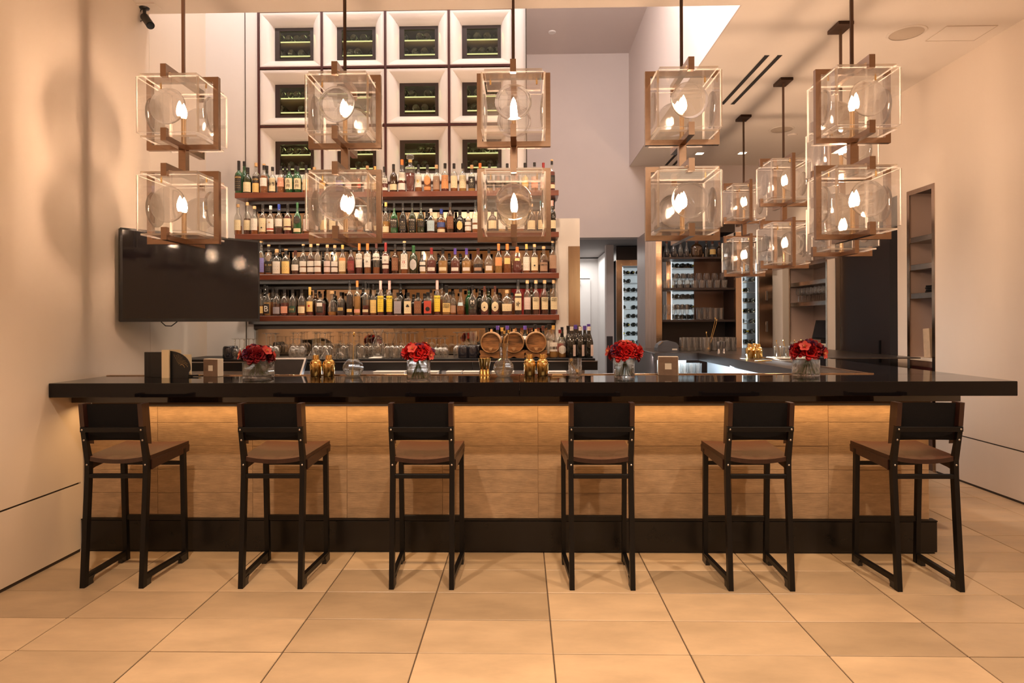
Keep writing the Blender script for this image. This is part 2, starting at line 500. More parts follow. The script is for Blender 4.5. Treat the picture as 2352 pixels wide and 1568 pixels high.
vasewater = solid_glass('vase_water', 1.33, (0.99, 0.99, 0.96))
waterm = thin_glass('water', (0.90, 0.92, 0.84), 0.05, 0.4, 3)
bulbm = emitter('bulb_filament_glow', (1.0, 0.675, 0.455), 520)
ink = mat('black_ink', (0.02, 0.015, 0.012), 0.6)
redink = mat('red_ink', (0.45, 0.02, 0.02), 0.6)
goldink = mat('gold_foil', (0.75, 0.52, 0.2), 0.35, metal=0.7)
whiteink = mat('white_ink', (0.8, 0.76, 0.68), 0.6)
corkm = mat('cork', (0.62, 0.38, 0.18), 0.8, var=0.15, vscale=60)

# ------------------------------------------------------------------ the room
XL, XR, ZC, YE = -2.865, 3.99, 3.86, 4.81     # side walls, dropped ceiling and its edge
ZH, YB, XF = 5.6, 9.75, 1.66                  # raised ceiling, bulkhead wall, fascia
YW = 5.68                                     # wall behind the bottle shelves
# floor: limestone tiles on a dark bed
fl = structure('floor', G().box(-3.2, 4.4, -4.2, 13.3, -0.06, -0.004), groutm)
TW, TD = 0.606, 0.3155
tm = G().box(0.003, TW - 0.003, 0.003, TD - 0.003, -0.012, 0.0, 0.002).mesh('tile', tilem)
y0 = 2.8085
def tile(i, j):
    o = link('tile', tm, fl, (0.1325 + i * TW, y0 + j * TD, random.uniform(-0.0006, 0.0006)))
    o.rotation_euler = (0, 0, 0)
for j in range(-5, 4):
    for i in range(-5, 7):
        x = 0.1325 + i * TW
        if x > XL - 0.55 and x < XR: tile(i, j)
for j in range(4, 18):
    for i in range(4, 7): tile(i, j)
farm = G()
farm.box(-3.2, 2.55, 4.07, 13.3, -0.004, -0.001)
farm.build('service_floor_covering', darksteel, fl)
structure('floor_2', G().box(-3.2, 4.4, -4.2, y0 - 5 * TD, -0.003, -0.0005), tilem)
# ceilings
structure('ceiling', G().box(XL - 0.2, XR + 0.2, -4.2, YE, ZC, ZC + 0.10), ceilm)
structure('ceiling_2', G().box(XF + 0.012, XR + 0.2, YE, YB + 0.3, ZC, ZC + 0.10), ceilm)
structure('ceiling_3', G().box(XL - 0.2, XF + 0.2, YE - 0.3, YB + 0.3, ZH, ZH + 0.1), greym)
structure('wall_fascia', G().box(XF, XF + 0.012, YE, YB, ZC, ZH), greym)
structure('wall_upstand', G().box(XL - 0.1, XF, YE - 0.08, YE, ZC + 0.1005, ZH), whitem)
# side walls with a recessed groove above a lower panel
structure('wall_left', G().box(XL - 0.2, XL, -4.2, 4.035, 0.452, ZC).box(XL - 0.2, XL, -4.2, 4.035, 0.02, 0.440).box(XL - 0.2, XL - 0.012, -4.2, 4.035, 0, 0.46)
          .box(XL - 0.2, XL, 4.035, 4.80, 0, ZC).box(XL - 0.2, XL - 0.002, 4.80, 4.808, 0, ZC).box(XL - 0.2, XL, 4.808, YW + 0.2, 0, ZH), wallm)
structure('trim_1', G().box(XL - 0.03, XL - 0.011, -4.2, 4.03, 0.440, 0.452).box(XL - 0.03, XL - 0.004, -4.2, 4.03, 0.0, 0.02), mat('dark_joint', (0.05, 0.035, 0.025), 0.8))
ZG = 0.415
# right wall: niche openings and a tall dark door are real openings
ND = [(8.33, 9.52), (6.18, 6.62)]           # two shelf niches (Y range)
DR = (6.79, 8.12)                           # dark door
TOPN = 2.80
g = G()
g.box(XR, XR + 0.5, -4.2, ND[1][0], ZG + 0.012, ZC).box(XR, XR + 0.5, -4.2, ND[1][0], 0.02, ZG).box(XR + 0.012, XR + 0.5, -4.2, ND[1][0], 0, ZG + 0.02)
g.box(XR, XR + 0.5, ND[1][1], DR[0], 0, TOPN).box(XR, XR + 0.5, DR[1], ND[0][0], 0, TOPN).box(XR, XR + 0.5, ND[0][1], YB + 0.2, 0, TOPN)
g.box(XR, XR + 0.5, ND[1][0], YB + 0.2, TOPN, ZC)
structure('wall_right', g, wallm)
structure('trim_2', G().box(XR + 0.011, XR + 0.03, -4.2, ND[1][0], ZG, ZG + 0.012).box(XR + 0.004, XR + 0.03, -4.2, ND[1][0], 0, 0.02), MATS['dark_joint'])
# wall behind the bottles, with the lower wing that runs past the shelves
mirZ0, mirZ1 = 1.17, 2.56
structure('wall_back', G().box(XL, 0.043, YW, YW + 0.12, 4.297, ZH).box(XL, -2.376, YW, YW + 0.12, 2.62, 4.297).box(-0.072, 0.043, YW, YW + 0.12, 2.62, 4.297).box(-2.376, -0.072, YW, YW + 0.12, 2.62, 2.735).box(-2.376, -0.072, YW + 0.55, YW + 0.6, 2.62, 4.4).box(XL, -2.43, YW, YW + 0.12, 0, 2.62)
          .box(-2.43, 0.30, YW + 0.05, YW + 0.12, 0, 2.62).box(-0.03, 0.043, YW + 0.12, YB, 2.394, ZH), whitem)
structure('trim_3', G().box(-2.505, -2.499, YW - 0.004, YW, 1.17, 4.9), MATS['dark_joint'])
structure('wall_wing', G().box(0.30, 0.517, YW - 0.05, YW + 0.5, 0, 2.394), creamm)
structure('trim_4', G().box(0.043, 0.052, YW - 0.03, YW, 2.394, ZH), MATS['dark_joint'])
# bulkhead and far walls
bz = at(1400, 545, YB)[1]
structure('wall_bulkhead', G().box(0.043, XF, YB, YB + 0.25, bz, ZH).box(XF, XR + 0.4, YB, YB + 0.25, bz, ZC), greym)
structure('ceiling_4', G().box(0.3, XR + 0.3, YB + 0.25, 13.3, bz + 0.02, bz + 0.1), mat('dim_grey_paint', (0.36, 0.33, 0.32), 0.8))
structure('wall_corridor', G().box(1.56, 1.66, 11.6, 13.3, 0, bz).box(0.2, 0.3, 6.2, 13.3, 0, bz).box(0.3, 0.92, 13.0, 13.2, 0, bz).box(1.40, 1.56, 13.0, 13.2, 0, bz).box(0.92, 1.40, 13.0, 13.2, 2.36, bz), whitem)
structure('wall_far', G().box(3.62, XR, YB - 0.0, YB + 0.2, 0, bz), whitem)
structure('wall_far_2', G().box(1.66, 4.3, 11.9, 12.1, 0, bz), darkbrown)
# room behind the photographer (seen in the mirror and the polished stone)
structure('wall_front', G().box(XL - 0.2, XR + 0.5, -4.25, -4.15, 0, ZC), mat('tan_wall', (0.70, 0.52, 0.34), 0.7))
g = G()
for x in (-2.1, -1.3, -0.5, 1.1, 1.9, 2.9): g.box(x, x + 0.012, -4.15, -4.145, 0.1, ZC)
structure('trim_5', g, MATS['dark_joint'])

# ------------------------------------------------------------------ the bar: stone front, kick plate, slab top
YC0, YC1, YK, YS, ZT = 3.755, 4.28, 4.03, 4.055, 1.1155
bar = thing('bar_cabinet', 'long bar front of ribbed sandstone courses above a black steel kick plate', 'bar', (0, 4.4, 0))
def bpart(name, g, m, smooth=False, parent=None):
    """A part built in world coordinates under a thing that has no rotation."""
    p = parent or bar
    o = g.build(name, m, p, smooth)
    o.location = -Vector(p.location)
    return o
XBE = 2.575
bpart('core', G().box(XL + 0.004, XBE - 0.012, YS + 0.006, YS + 0.20, 0.001, 0.934), mat('tan_grout', (0.50, 0.35, 0.22), 0.9))
zs = [0.212, 0.375, 0.525, 0.677, 0.828, 0.935]
xs = [XL + 0.004 + 0.0] + [at(p, 1100, YS)[0] for p in (362, 580, 797, 1016, 1236, 1457, 1680, 1903)] + [XBE]
sm = {}
for r in range(5):
    for c in range(9):
        w_, h_ = xs[c + 1] - xs[c] - 0.0024, zs[r + 1] - zs[r] - 0.0018
        d = random.uniform(0, 0.0025)
        o = G().box(0, w_, 0, 0.03, 0, h_, 0.0012).build('stone_tile', stonem, bar, False)
        o.location = Vector((xs[c] + 0.0015, YS + d, zs[r] + 0.0015)) - Vector(bar.location)
bpart('kick_plate', G().box(XL + 0.004, 2.61, YK, YS + 0.2, 0.012, 0.205, 0.004).box(XL + 0.004, 2.60, YK + 0.012, YS + 0.2, 0.0, 0.012), kickm)
bpart('kick_cap', G().box(XL + 0.004, 2.61, YK - 0.002, YS + 0.03, 0.2055, 0.212), blackm)
aprz = at(1200, 922, 3.97)[1]
bpart('apron', G().box(XL + 0.004, 2.70, 3.945, 4.0, aprz, 1.024, 0.002), mat('polished_black_glass', (0.02, 0.014, 0.012), 0.06, spec=0.9))
bpart('strip_channel', G().box(XL + 0.1, 2.55, 4.0, YS + 0.1, 0.955, 1.024), groutm)

top = thing('bar_counter', 'thick polished black granite bar top with an L-shaped return', 'counter', (0, 4.0, ZT))
ZB = at(1200, 911, YC0)[1]
XE = 2.90
def tpart(name, g, m): return bpart(name, g, m, False, top)
XM = at(1193, 890, YC0)[0]
tpart('slab', G().box(XL + 0.002, XM - 0.0008, YC0, YC1, ZB, ZT, 0.003), granite)
tpart('slab', G().box(XM + 0.0008, XE, YC0, YC1, ZB, ZT, 0.003), granite)
tpart('slab', G().box(2.36, XE, YC1 + 0.0015, 6.25, ZB, ZT, 0.003), granite)
tpart('edge_trim', G().box(XL + 0.004, 2.358, YC1 + 0.001, YC1 + 0.022, 1.07, ZT + 0.006, 0.002), bronzept)
tpart('edge_trim', G().box(2.335, 2.358, YC1 + 0.024, 6.25, 1.07, ZT + 0.006, 0.002), bronzept)
# cabinet below the return and the lower service ledge behind it
bpart('return_panel', G().box(2.40, 2.57, YS + 0.21, 6.2, 0.001, 1.02), stonem)

# ------------------------------------------------------------------ bar stools
def make_stool():
    t = thing('bar_stool', 'x', 'bar stool')
    W0, W1, YN, YF = 0.18, 0.20, 0.0, 0.44        # half widths near and far; near (back) legs at y=0
    lw = 0.027
    for s in (-1, 1):
        # back leg: straight below the seat, leaning back towards the top
        g = G()
        x = s * (W0 - lw / 2)
        prof = [(0.0, 0.0), (0.62, 0.043), (0.70, 0.044), (0.84, 0.018), (0.897, 0.008)]
        vs = []
        for z, y in prof:
            dpt = 0.034 if z < 0.8 else 0.022
            vs += [(x - lw / 2, y, z), (x + lw / 2, y, z), (x + lw / 2, y + dpt, z), (x - lw / 2, y + dpt, z)]
        fs = [(0, 3, 2, 1), tuple(16 + i for i in (0, 1, 2, 3))]
        for i in range(4):
            for j in range(4):
                fs.append((i * 4 + j, i * 4 + (j + 1) % 4, i * 4 + 4 + (j + 1) % 4, i * 4 + 4 + j))
        g.add(vs, fs)
        leg = g.build('leg', blackm, t)
        for z, y in ((0.882, 0.0055), (0.822, 0.0205), (0.679, 0.0432)):
            rv = G().lathe([(0.0055, 0), (0.0055, 0.0015), (0.003, 0.004), (0, 0.0045)], (0, 0, 0), 8)
            rv.v = [(vx, -vz, vy) for vx, vy, vz in rv.v]
            rv.build('rivet', rivetm, leg, True, (x, y, z))
        # wooden upright in front of the leg
        xo = s * (W0 - 0.001); xi = s * (W0 - 0.026)
        pl = [(0.046, 0.80), (0.088, 0.79), (0.062, 1.028), (-0.006, 1.028), (0.008, 0.899), (0.0315, 0.899)]
        G().prism(pl, min(xo, xi), max(xo, xi), 'x').build('upright', walnut, t)
        # front leg
        xf = s * (W1 - lw / 2)
        g = G().bar((xf - s * 0.002, YF - 0.012, 0.0), (xf, YF - 0.035, 0.70), lw, 0.03, up=(0, 1, 0))
        g.build('leg', blackm, t)
        # sled rail with its two shaped pads
        g = G().bar((x, 0.02, 0.052), (xf, YF - 0.02, 0.045), 0.024, 0.026)
        g.build('sled_rail', blackm, t)
        for (px_, y_, d_) in ((x, 0.034, 1), (xf, YF - 0.03, -1)):
            pl = [(y_ - d_ * 0.012, 0.0), (y_ + d_ * 0.045, 0.0), (y_ + d_ * 0.042, 0.022), (y_ + d_ * 0.062, 0.046), (y_ - d_ * 0.012, 0.046)]
            if d_ < 0: pl = pl[::-1]
            G().prism(pl, px_ - 0.0125, px_ + 0.0125, 'x').build('foot_pad', plasticm, t)
        # wooden side rail under the seat, deeper towards the back
        pl = [(0.079, 0.645), (0.12, 0.652), (YF - 0.02, 0.672), (YF + 0.012, 0.676), (YF + 0.016, 0.716), (0.079, 0.702)]
        gg = G().prism(pl, -0.011, 0.011, 'x')
        gg.v = [(s * (0.172 + (vy / 0.44) * 0.018) + vx, vy, vz) for vx, vy, vz in gg.v]
        gg.build('side_rail', walnut, t)
    # saddle seat
    rows = []
    for j in range(9):
        y = (0.046, 0.078, 0.0785, 0.14, 0.20, 0.27, 0.34, 0.40, 0.455)[j]; v = (y - 0.03) / 0.425
        hw = 0.1525 if j < 2 else W0 - 0.004 + v * 0.022
        row = []
        for i in range(13):
            u = -1 + i / 6
            dip = 0.016 * (1 - u * u) * (1 - 0.55 * v)
            row.append((u * hw, y, 0.724 + 0.014 * v - dip))
        rows.append(row)
    g = G(); g.sheet(rows)
    nv = len(g.v); th = 0.024
    g.sheet([[(p[0], p[1], p[2] - th) for p in reversed(r)] for r in rows])
    ni, nj = 13, 9
    fs = []
    for i in range(ni - 1):
        fs.append((i, nv + ni - 1 - i, nv + ni - 2 - i, i + 1))
        a, b = (nj - 1) * ni + i, (nj - 1) * ni + i + 1
        fs.append((b, nv + (nj - 1) * ni + ni - 2 - i, nv + (nj - 1) * ni + ni - 1 - i, a))
    for j in range(nj - 1):
        a, b = j * ni, (j + 1) * ni
        fs.append((b, nv + (j + 1) * ni + ni - 1, nv + j * ni + ni - 1, a))
        a, b = j * ni + ni - 1, (j + 1) * ni + ni - 1
        fs.append((a, nv + j * ni, nv + (j + 1) * ni, b))
    g.add([], [])
    for f in fs: g.f.append(f); g.m.append(0)
    g.uv = {}
    g.m = [0 if i < 96 else 1 for i in range(len(g.f))]
    g.build('seat', [seatm, walnut], t, 50)
    # canvas back, slightly slung between the uprights
    rows = []
    for j in range(5):
        z = 0.815 + j * 0.052
        rows.append([(-0.158 + i * 0.0395, 0.052 - (z - 0.815) * 0.12 + 0.012 * (1 - (i / 4 - 1) ** 2), z) for i in range(9)])
    g = G(); g.sheet(rows); g.sheet([[(p[0], p[1] + 0.006, p[2]) for p in reversed(r)] for r in rows])
    g.uv = {}
    g.build('backrest', fabricm, t, True)
    G().box(-W0, W0, 0.006, 0.022, 0.868, 0.895, 0.002).build('back_rail', blackm, t)
    G().box(-W0 + lw, W0 - lw, 0.042, 0.066, 0.603, 0.627, 0.002).build('stretcher', blackm, t)
    G().box(-W1 + lw, W1 - lw, YF - 0.03, YF - 0.005, 0.255, 0.284, 0.002).build('footrest', blackm, t)
    G().box(-W1 + lw, W1 - lw, YF - 0.045, YF - 0.022, 0.600, 0.622, 0.002).build('stretcher', blackm, t)
    return t
stool = Proto(make_stool)
so = ['first', 'second', 'third', 'fourth', 'fifth', 'sixth']
for i, px in enumerate((257, 621, 968, 1384, 1749.5, 2138)):
    x, _ = at(px, 1350, 3.475)
    stool.put((x, 3.47, 0), 0.0, 'black bar stool with brown seat and canvas back, %s' % (
        'nearest the left wall', 'second from the left wall', 'left of the middle of the bar', 'right of the middle of the bar', 'fifth from the left wall', 'at the open right end')[i], 'bar stools along the front of the bar')

# ------------------------------------------------------------------ pendant lights
def make_pendant():
    t = thing('pendant_light', 'x', 'pendant light')
    S = 0.475; h = S / 2; b = 0.034; gl = 0.195; th = 0.012
    bronze_ = bronze
    # glass slab with a bright polished edge
    def slab(name, parent, ax, pos):
        g = G()
        if ax == 'y': g.box(-gl + 0.006, gl - 0.006, pos - th / 2, pos + th / 2, -gl + 0.02, gl - 0.02)
        elif ax == 'x': g.box(pos - th / 2, pos + th / 2, -gl + 0.006, gl - 0.006, -gl + 0.02, gl - 0.02)
        else: g.box(-gl + 0.015, gl - 0.015, -gl + 0.015, gl - 0.015, pos - th / 2, pos + th / 2)
        k = {'x': (0, 1), 'y': (2, 3), 'z': (4, 5)}[ax]
        g.m = [0 if i in k else 1 for i in range(6)]
        return g.build(name, [pane, paneedge], parent)
    for lvl, zc in enumerate((0.0, -0.615)):
        cube = 'lantern'
        # square frame across
        g = G()
        g.prism([(-h, zc - h), (h, zc - h), (h, zc - h + b), (-h, zc - h + b)], -0.016, 0.016)
        g.prism([(-h, zc + h - b), (h, zc + h - b), (h, zc + h), (-h, zc + h)], -0.016, 0.016)
        g.prism([(-h, zc - h + b), (-h + b, zc - h + b), (-h + b, zc + h - b), (-h, zc + h - b)], -0.016, 0.016)
        g.prism([(h - b, zc - h + b), (h, zc - h + b), (h, zc + h - b), (h - b, zc + h - b)], -0.016, 0.016)
        fr = g.build('frame', bronze_, t)
        # arms fore and aft with turned-in ends that hold the slabs
        for sz in (-1, 1):
            z0, z1 = (zc + h - b, zc + h) if sz > 0 else (zc - h, zc - h + b)
            g = G().box(-0.018, 0.018, -h, h, z0, z1)
            e0, e1 = (z0 - 0.045, z0) if sz > 0 else (z1, z1 + 0.045)
            g.box(-0.018, 0.018, -h, -h + 0.03, e0, e1); g.box(-0.018, 0.018, h - 0.03, h, e0, e1)
            g.build('arm', bronze_, t)
        for sd in (-1, 1):
            s1 = slab('glass_slab', t, 'y', sd * gl); s1.location = (0, 0, zc)
            s2 = slab('glass_slab', t, 'x', sd * gl); s2.location = (0, 0, zc)
            s3 = slab('glass_slab', t, 'z', sd * gl); s3.location = (0, 0, zc)
            # magnifying lenses on the upright slabs
            R = 0.115
            prof = [(R, 0.0), (R * 0.985, 0.003), (R * 0.8, 0.009), (R * 0.5, 0.0145), (R * 0.2, 0.0172), (0, 0.0176)]
            for par, ax in ((s1, 'y'), (s2, 'x')):
                g = G().lathe(prof, (0, 0, 0), 28)
                off = sd * (gl - th / 2 - 0.001)
                if ax == 'y': g.v = [(vx + 0.0, off - sd * vz, vy - 0.01) for vx, vy, vz in g.v]
                else: g.v = [(off - sd * vz, vx, vy - 0.01) for vx, vy, vz in g.v]
                if (ax == 'x') == (sd > 0): g.f = [f[::-1] for f in g.f]
                g.build('lens', lensm, par, 60)
            G().tube([(sd * 0.15, 0, zc + h - b - 0.035), (sd * 0.15, 0, zc + h - b - 0.002)], 0.006, 8).build('bolt', goldm, fr)
        # candle sleeve, flame bulb
        G().lathe([(0.021, zc - h + b), (0.021, zc - h + b + 0.012), (0.015, zc - h + b + 0.012), (0.015, zc - 0.045), (0.0165, zc - 0.045), (0.0165, zc - 0.03), (0, zc - 0.03)], (0, 0, 0), 12).build('candle_sleeve', brass, t, True)
        bl = G().lathe([(0.011, zc - 0.03), (0.018, zc - 0.016), (0.0215, zc + 0.004), (0.018, zc + 0.030), (0.009, zc + 0.056), (0, zc + 0.072)], (0, 0, 0), 8).build('bulb', bulbm, t, True)
    G().box(-0.024, 0.024, -0.024, 0.024, -0.615 + h, -h, 0.002).build('post', bronze, t)
    return t
PZ = 2.845
pend = Proto(make_pendant)
pdesc = ['nearest the left wall', 'before the left columns of the wine wall', 'before the end of the bottle shelves', 'before the raised ceiling corner', 'over the right corner of the bar']
def hang(x, y, lab, grp, canopy, rz=0.0):
    o = pend.put((x, y, PZ), rz, lab, grp)
    rod = G().box(-0.0085, 0.0085, -0.0085, 0.0085, 0.2376, ZC - PZ - (0.03 if canopy else 0.0005)).build('rod', bronzerod, o)
    G().box(-0.094, 0.094, -0.062, 0.062, ZC - PZ - 0.03, ZC - PZ - 0.0005, 0.003).build('canopy', bronzedk, o)
    return o
for i, px in enumerate((422, 793, 1180, 1566, 1957)):
    x, _ = at(px, 300, 4.095)
    hang(x, 4.095, 'twin cube glass pendant light in bronze frames, %s' % pdesc[i], 'glass cube pendant lights over the bar', True)
for i, (x, y) in enumerate(((2.59, 5.17), (2.605, 6.33), (2.60, 7.44))):
    hang(x, y, 'twin cube glass pendant light over the bar return, %s' % ('behind the corner pendant', 'middle one of that row', 'farthest of that row')[i], 'glass cube pendant lights over the bar', True, PI / 2)

# ------------------------------------------------------------------ wine wall: bevelled white niches in a mahogany grid
GX = [-2.376 + 0.576 * i for i in range(5)]
GZ = [4.297, 3.782, 3.253, 2.735]
gd = thing('wine_wall_grid', 'dark mahogany grid of bars framing the white wine niches on the back wall', 'wall grid', ((GX[0] + GX[4]) / 2, YW, GZ[3]))
gb = 0.010
for x in GX:
    o = G().box(x - gb, x + gb, YW - 0.014, YW, GZ[3], GZ[0], 0.002).build('upright_bar', mahog, gd); o.location = -Vector(gd.location)
for z in GZ:
    for i in range(4):
        o = G().box(GX[i] + gb, GX[i + 1] - gb, YW - 0.0135, YW, z - gb, z + gb, 0.002).build('cross_bar', mahog, gd); o.location = -Vector(gd.location)
glow = emitter('cellar_strip_glow', (0.86, 0.95, 0.40), 40.0)
winebody = mat('dark_green_wine_glass', (0.016, 0.020, 0.009), 0.10, spec=1.0, coat=0.5)
def make_lying():
    """A wine bottle lying on its side, base towards the room, with its punt."""
    t = thing('wine_bottle', 'x', 'wine bottle')
    r = 0.036
    prof = [(0, -0.018), (r * 0.45, -0.010), (r * 0.70, 0.004), (r * 0.88, 0.0), (r, 0.006), (r, 0.19), (r * 0.75, 0.225), (r * 0.4, 0.25), (r * 0.36, 0.29), (0, 0.29)]
    prof[0] = (0, 0.024); prof[1] = (r * 0.4, 0.018)
    g = G().lathe(prof, (0, 0, 0), 12)
    g.v = [(vx, vz, vy) for vx, vy, vz in g.v]; g.f = [f[::-1] for f in g.f]
    g.build('glass_body', winebody, t, 50)
    c = G().lathe([(r * 0.40, 0.245), (r * 0.40, 0.296), (0, 0.296)], (0, 0, 0), 10)
    c.v = [(vx, vz, vy) for vx, vy, vz in c.v]; c.f = [f[::-1] for f in c.f]
    c.build('capsule', mahog, t, True)
    return t
lying = Proto(make_lying)
def make_niche():
    cw, ch = 0.576 - 2 * gb - 0.001, 0.5173 - 2 * gb - 0.002
    t = thing('wine_niche', 'x', 'wine niche')
    X, Z = cw / 2, ch / 2
    rings = [(X, Z, -0.004), (X - 0.006, Z - 0.005, -0.006), (X - 0.030, Z - 0.028, 0.006), (X - 0.060, Z - 0.057, 0.030), (X - 0.086, Z - 0.083, 0.064), (X - 0.099, Z - 0.095, 0.095)]
    for k in range(4):
        g = G(); rows = []
        for (a, c, d) in rings:
            cs = [(-a, -c), (a, -c), (a, c), (-a, c)]
            p, q = cs[k], cs[(k + 1) % 4]
            rows.append([(p[0], d, p[1]), (q[0], d, q[1])])
        g.sheet(rows); g.uv = {}
        g.build('bevel_panel', nichem, t, 80)
    ix, iz = X - 0.099, Z - 0.095
    g = G(); f = 0.030
    g.box(-ix, -ix + f + 0.014, 0.095, 0.12, -iz, iz).box(ix - f, ix, 0.095, 0.12, -iz, iz)
    g.box(-ix + f + 0.014, ix - f, 0.095, 0.12, -iz, -iz + f * .8).box(-ix + f + 0.014, ix - f, 0.095, 0.12, iz - f, iz)
    g.build('window_frame', darkbrown, t)
    G().box(-ix + f, ix - f, 0.104, 0.108, -iz + f * .8, iz - f).build('pane', winepane, t)
    bx = G()
    bx.box(-ix - 0.01, ix + 0.01, 0.46, 0.47, -iz - 0.03, iz + 0.03).box(-ix - 0.02, -ix - 0.01, 0.121, 0.46, -iz - 0.03, iz + 0.03).box(ix + 0.01, ix + 0.02, 0.121, 0.46, -iz - 0.03, iz + 0.03)
    bx.box(-ix - 0.01, ix + 0.01, 0.121, 0.46, iz + 0.02, iz + 0.03).box(-ix - 0.01, ix + 0.01, 0.121, 0.46, -iz - 0.03, -iz - 0.02)
    bx.build('cabinet_box', darkbrown, t)
    for z in (-iz * 0.62, iz * 0.24):
        sh = G().box(-ix - 0.008, ix + 0.008, 0.135, 0.45, z - 0.006, z + 0.006).build('shelf', mat('pale_rack_wood', (0.55, 0.48, 0.30), 0.5), t)
        G().box(-ix, ix, 0.128, 0.134, z - 0.004, z + 0.005).build('glow_strip', emitter('added_edge_glow', (0.86, 0.84, 0.42), 1.3), sh)  # glow added along the shelf edge to brighten the bottle ends
    G().box(-ix, ix, 0.15, 0.17, iz + 0.006, iz + 0.014).build('glow_strip', glow, t)
    return t
niche = Proto(make_niche)
ORD0 = ['first', 'second', 'third', 'fourth', 'fifth']
rown, coln = ['top', 'second', 'third'], ['first', 'second', 'third', 'fourth']
for r in range(3):
    for c in range(4):
        cx, cz = (GX[c] + GX[c + 1]) / 2, (GZ[r] + GZ[r + 1]) / 2
        niche.put((cx, YW, cz), 0, 'white sloping wine niche with dark framed window, %s row, %s column from the left' % (rown[r], coln[c]), 'wine niches of the back wall')
        ix, iz = 0.178, 0.154
        for lvl, z in enumerate((iz * 0.24 + 0.007, -iz * 0.62 + 0.007)):
            n = 4 if (lvl + c) % 2 else 5
            for k in range(n):
                if random.random() < 0.12: continue
                bx = cx - ix + 0.040 + k * (2 * ix - 0.08) / (n - 1) + random.uniform(-.006, .006)
                lying.put((bx, YW + 0.14 + random.uniform(0, 0.018), cz + z + 0.0365), 0, 'dark wine bottle base outwards, %s rack, %s row niche, %s column, %s from left' % (('upper', 'lower')[lvl], rown[r], coln[c], ORD0[k]), 'wine bottles lying in the wine wall')
# opening behind the niches is covered by the wall, so the wall there is built around them

# ------------------------------------------------------------------ bottle shelves and mirror
YB0 = 5.40                                   # front edge of the shelves
SX0, SX1 = -2.476, 0.318
SZ = [2.600, 2.243, 1.893, 1.536]            # their upper faces
mr = G().box(-2.43, 0.298, YW + 0.040, YW + 0.048, mirZ0, mirZ1).build('bar_mirror', mirrorm)
tag(mr, 'wide bronze tinted mirror behind the bottle shelves', 'mirror')
sn = ['top', 'second', 'third', 'lowest']
shelfthings = []
for i, z in enumerate(SZ):
    t = thing('bottle_shelf', 'long cherry wood bottle shelf, the %s of four' % sn[i], 'shelf', ((SX0 + SX1) / 2, YB0, z - 0.046), 0, 'cherry wood bottle shelves')
    hw = (SX1 - SX0) / 2
    G().box(-hw, hw, 0, 0.27, 0, 0.046, 0.002).build('board', cherry, t)
    G().box(-hw + 0.05, hw - 0.02, 0.15, 0.26, -0.026, -0.001).build('steel_channel', darkbrown, t)
    G().box(-hw + 0.05, hw - 0.02, 0.262, 0.275, -0.07, -0.001).build('wall_cleat', darkbrown, t)
    shelfthings.append(t)

# ------------------------------------------------------------------ bottles
CAPS = {'black': (0.012, 0.010, 0.010), 'brown': (0.10, 0.03, 0.02), 'orange': (0.80, 0.22, 0.05), 'red': (0.30, 0.03, 0.03), 'green': (0.03, 0.12, 0.04), 'white': (0.75, 0.70, 0.65),
        'blue': (0.03, 0.06, 0.35), 'yellow': (0.75, 0.45, 0.12), 'pink': (0.75, 0.42, 0.36), 'purple': (0.12, 0.07, 0.38), 'turquoise': (0.02, 0.45, 0.60), 'gold': (0.72, 0.45, 0.15)}
def capmat(c):
    return corkm if c == 'cork' else mat('cap_' + c, CAPS[c], 0.4)
LIQ = {'amber': (0.62, 0.20, 0.022), 'pale': (0.85, 0.52, 0.13), 'brown': (0.20, 0.045, 0.009), 'red': (0.30, 0.022, 0.007), 'dark': (0.035, 0.010, 0.005), 'none': None}
def liqmat(c):
    return thin_glass('liquid_' + c, tuple(min(1, v * 1.0) for v in LIQ[c]), 0.04, 0.3, 3, diffuse=0.42, dcol=LIQ[c])
GLS = {'clear': None, 'green': (0.012, 0.085, 0.025), 'dark': (0.010, 0.010, 0.008), 'brownglass': (0.05, 0.022, 0.008), 'olive': (0.02, 0.03, 0.010)}
def glsmat(c):
    return clearb if c == 'clear' else mat('glass_' + c, GLS[c], 0.06, spec=0.9, coat=0.4)
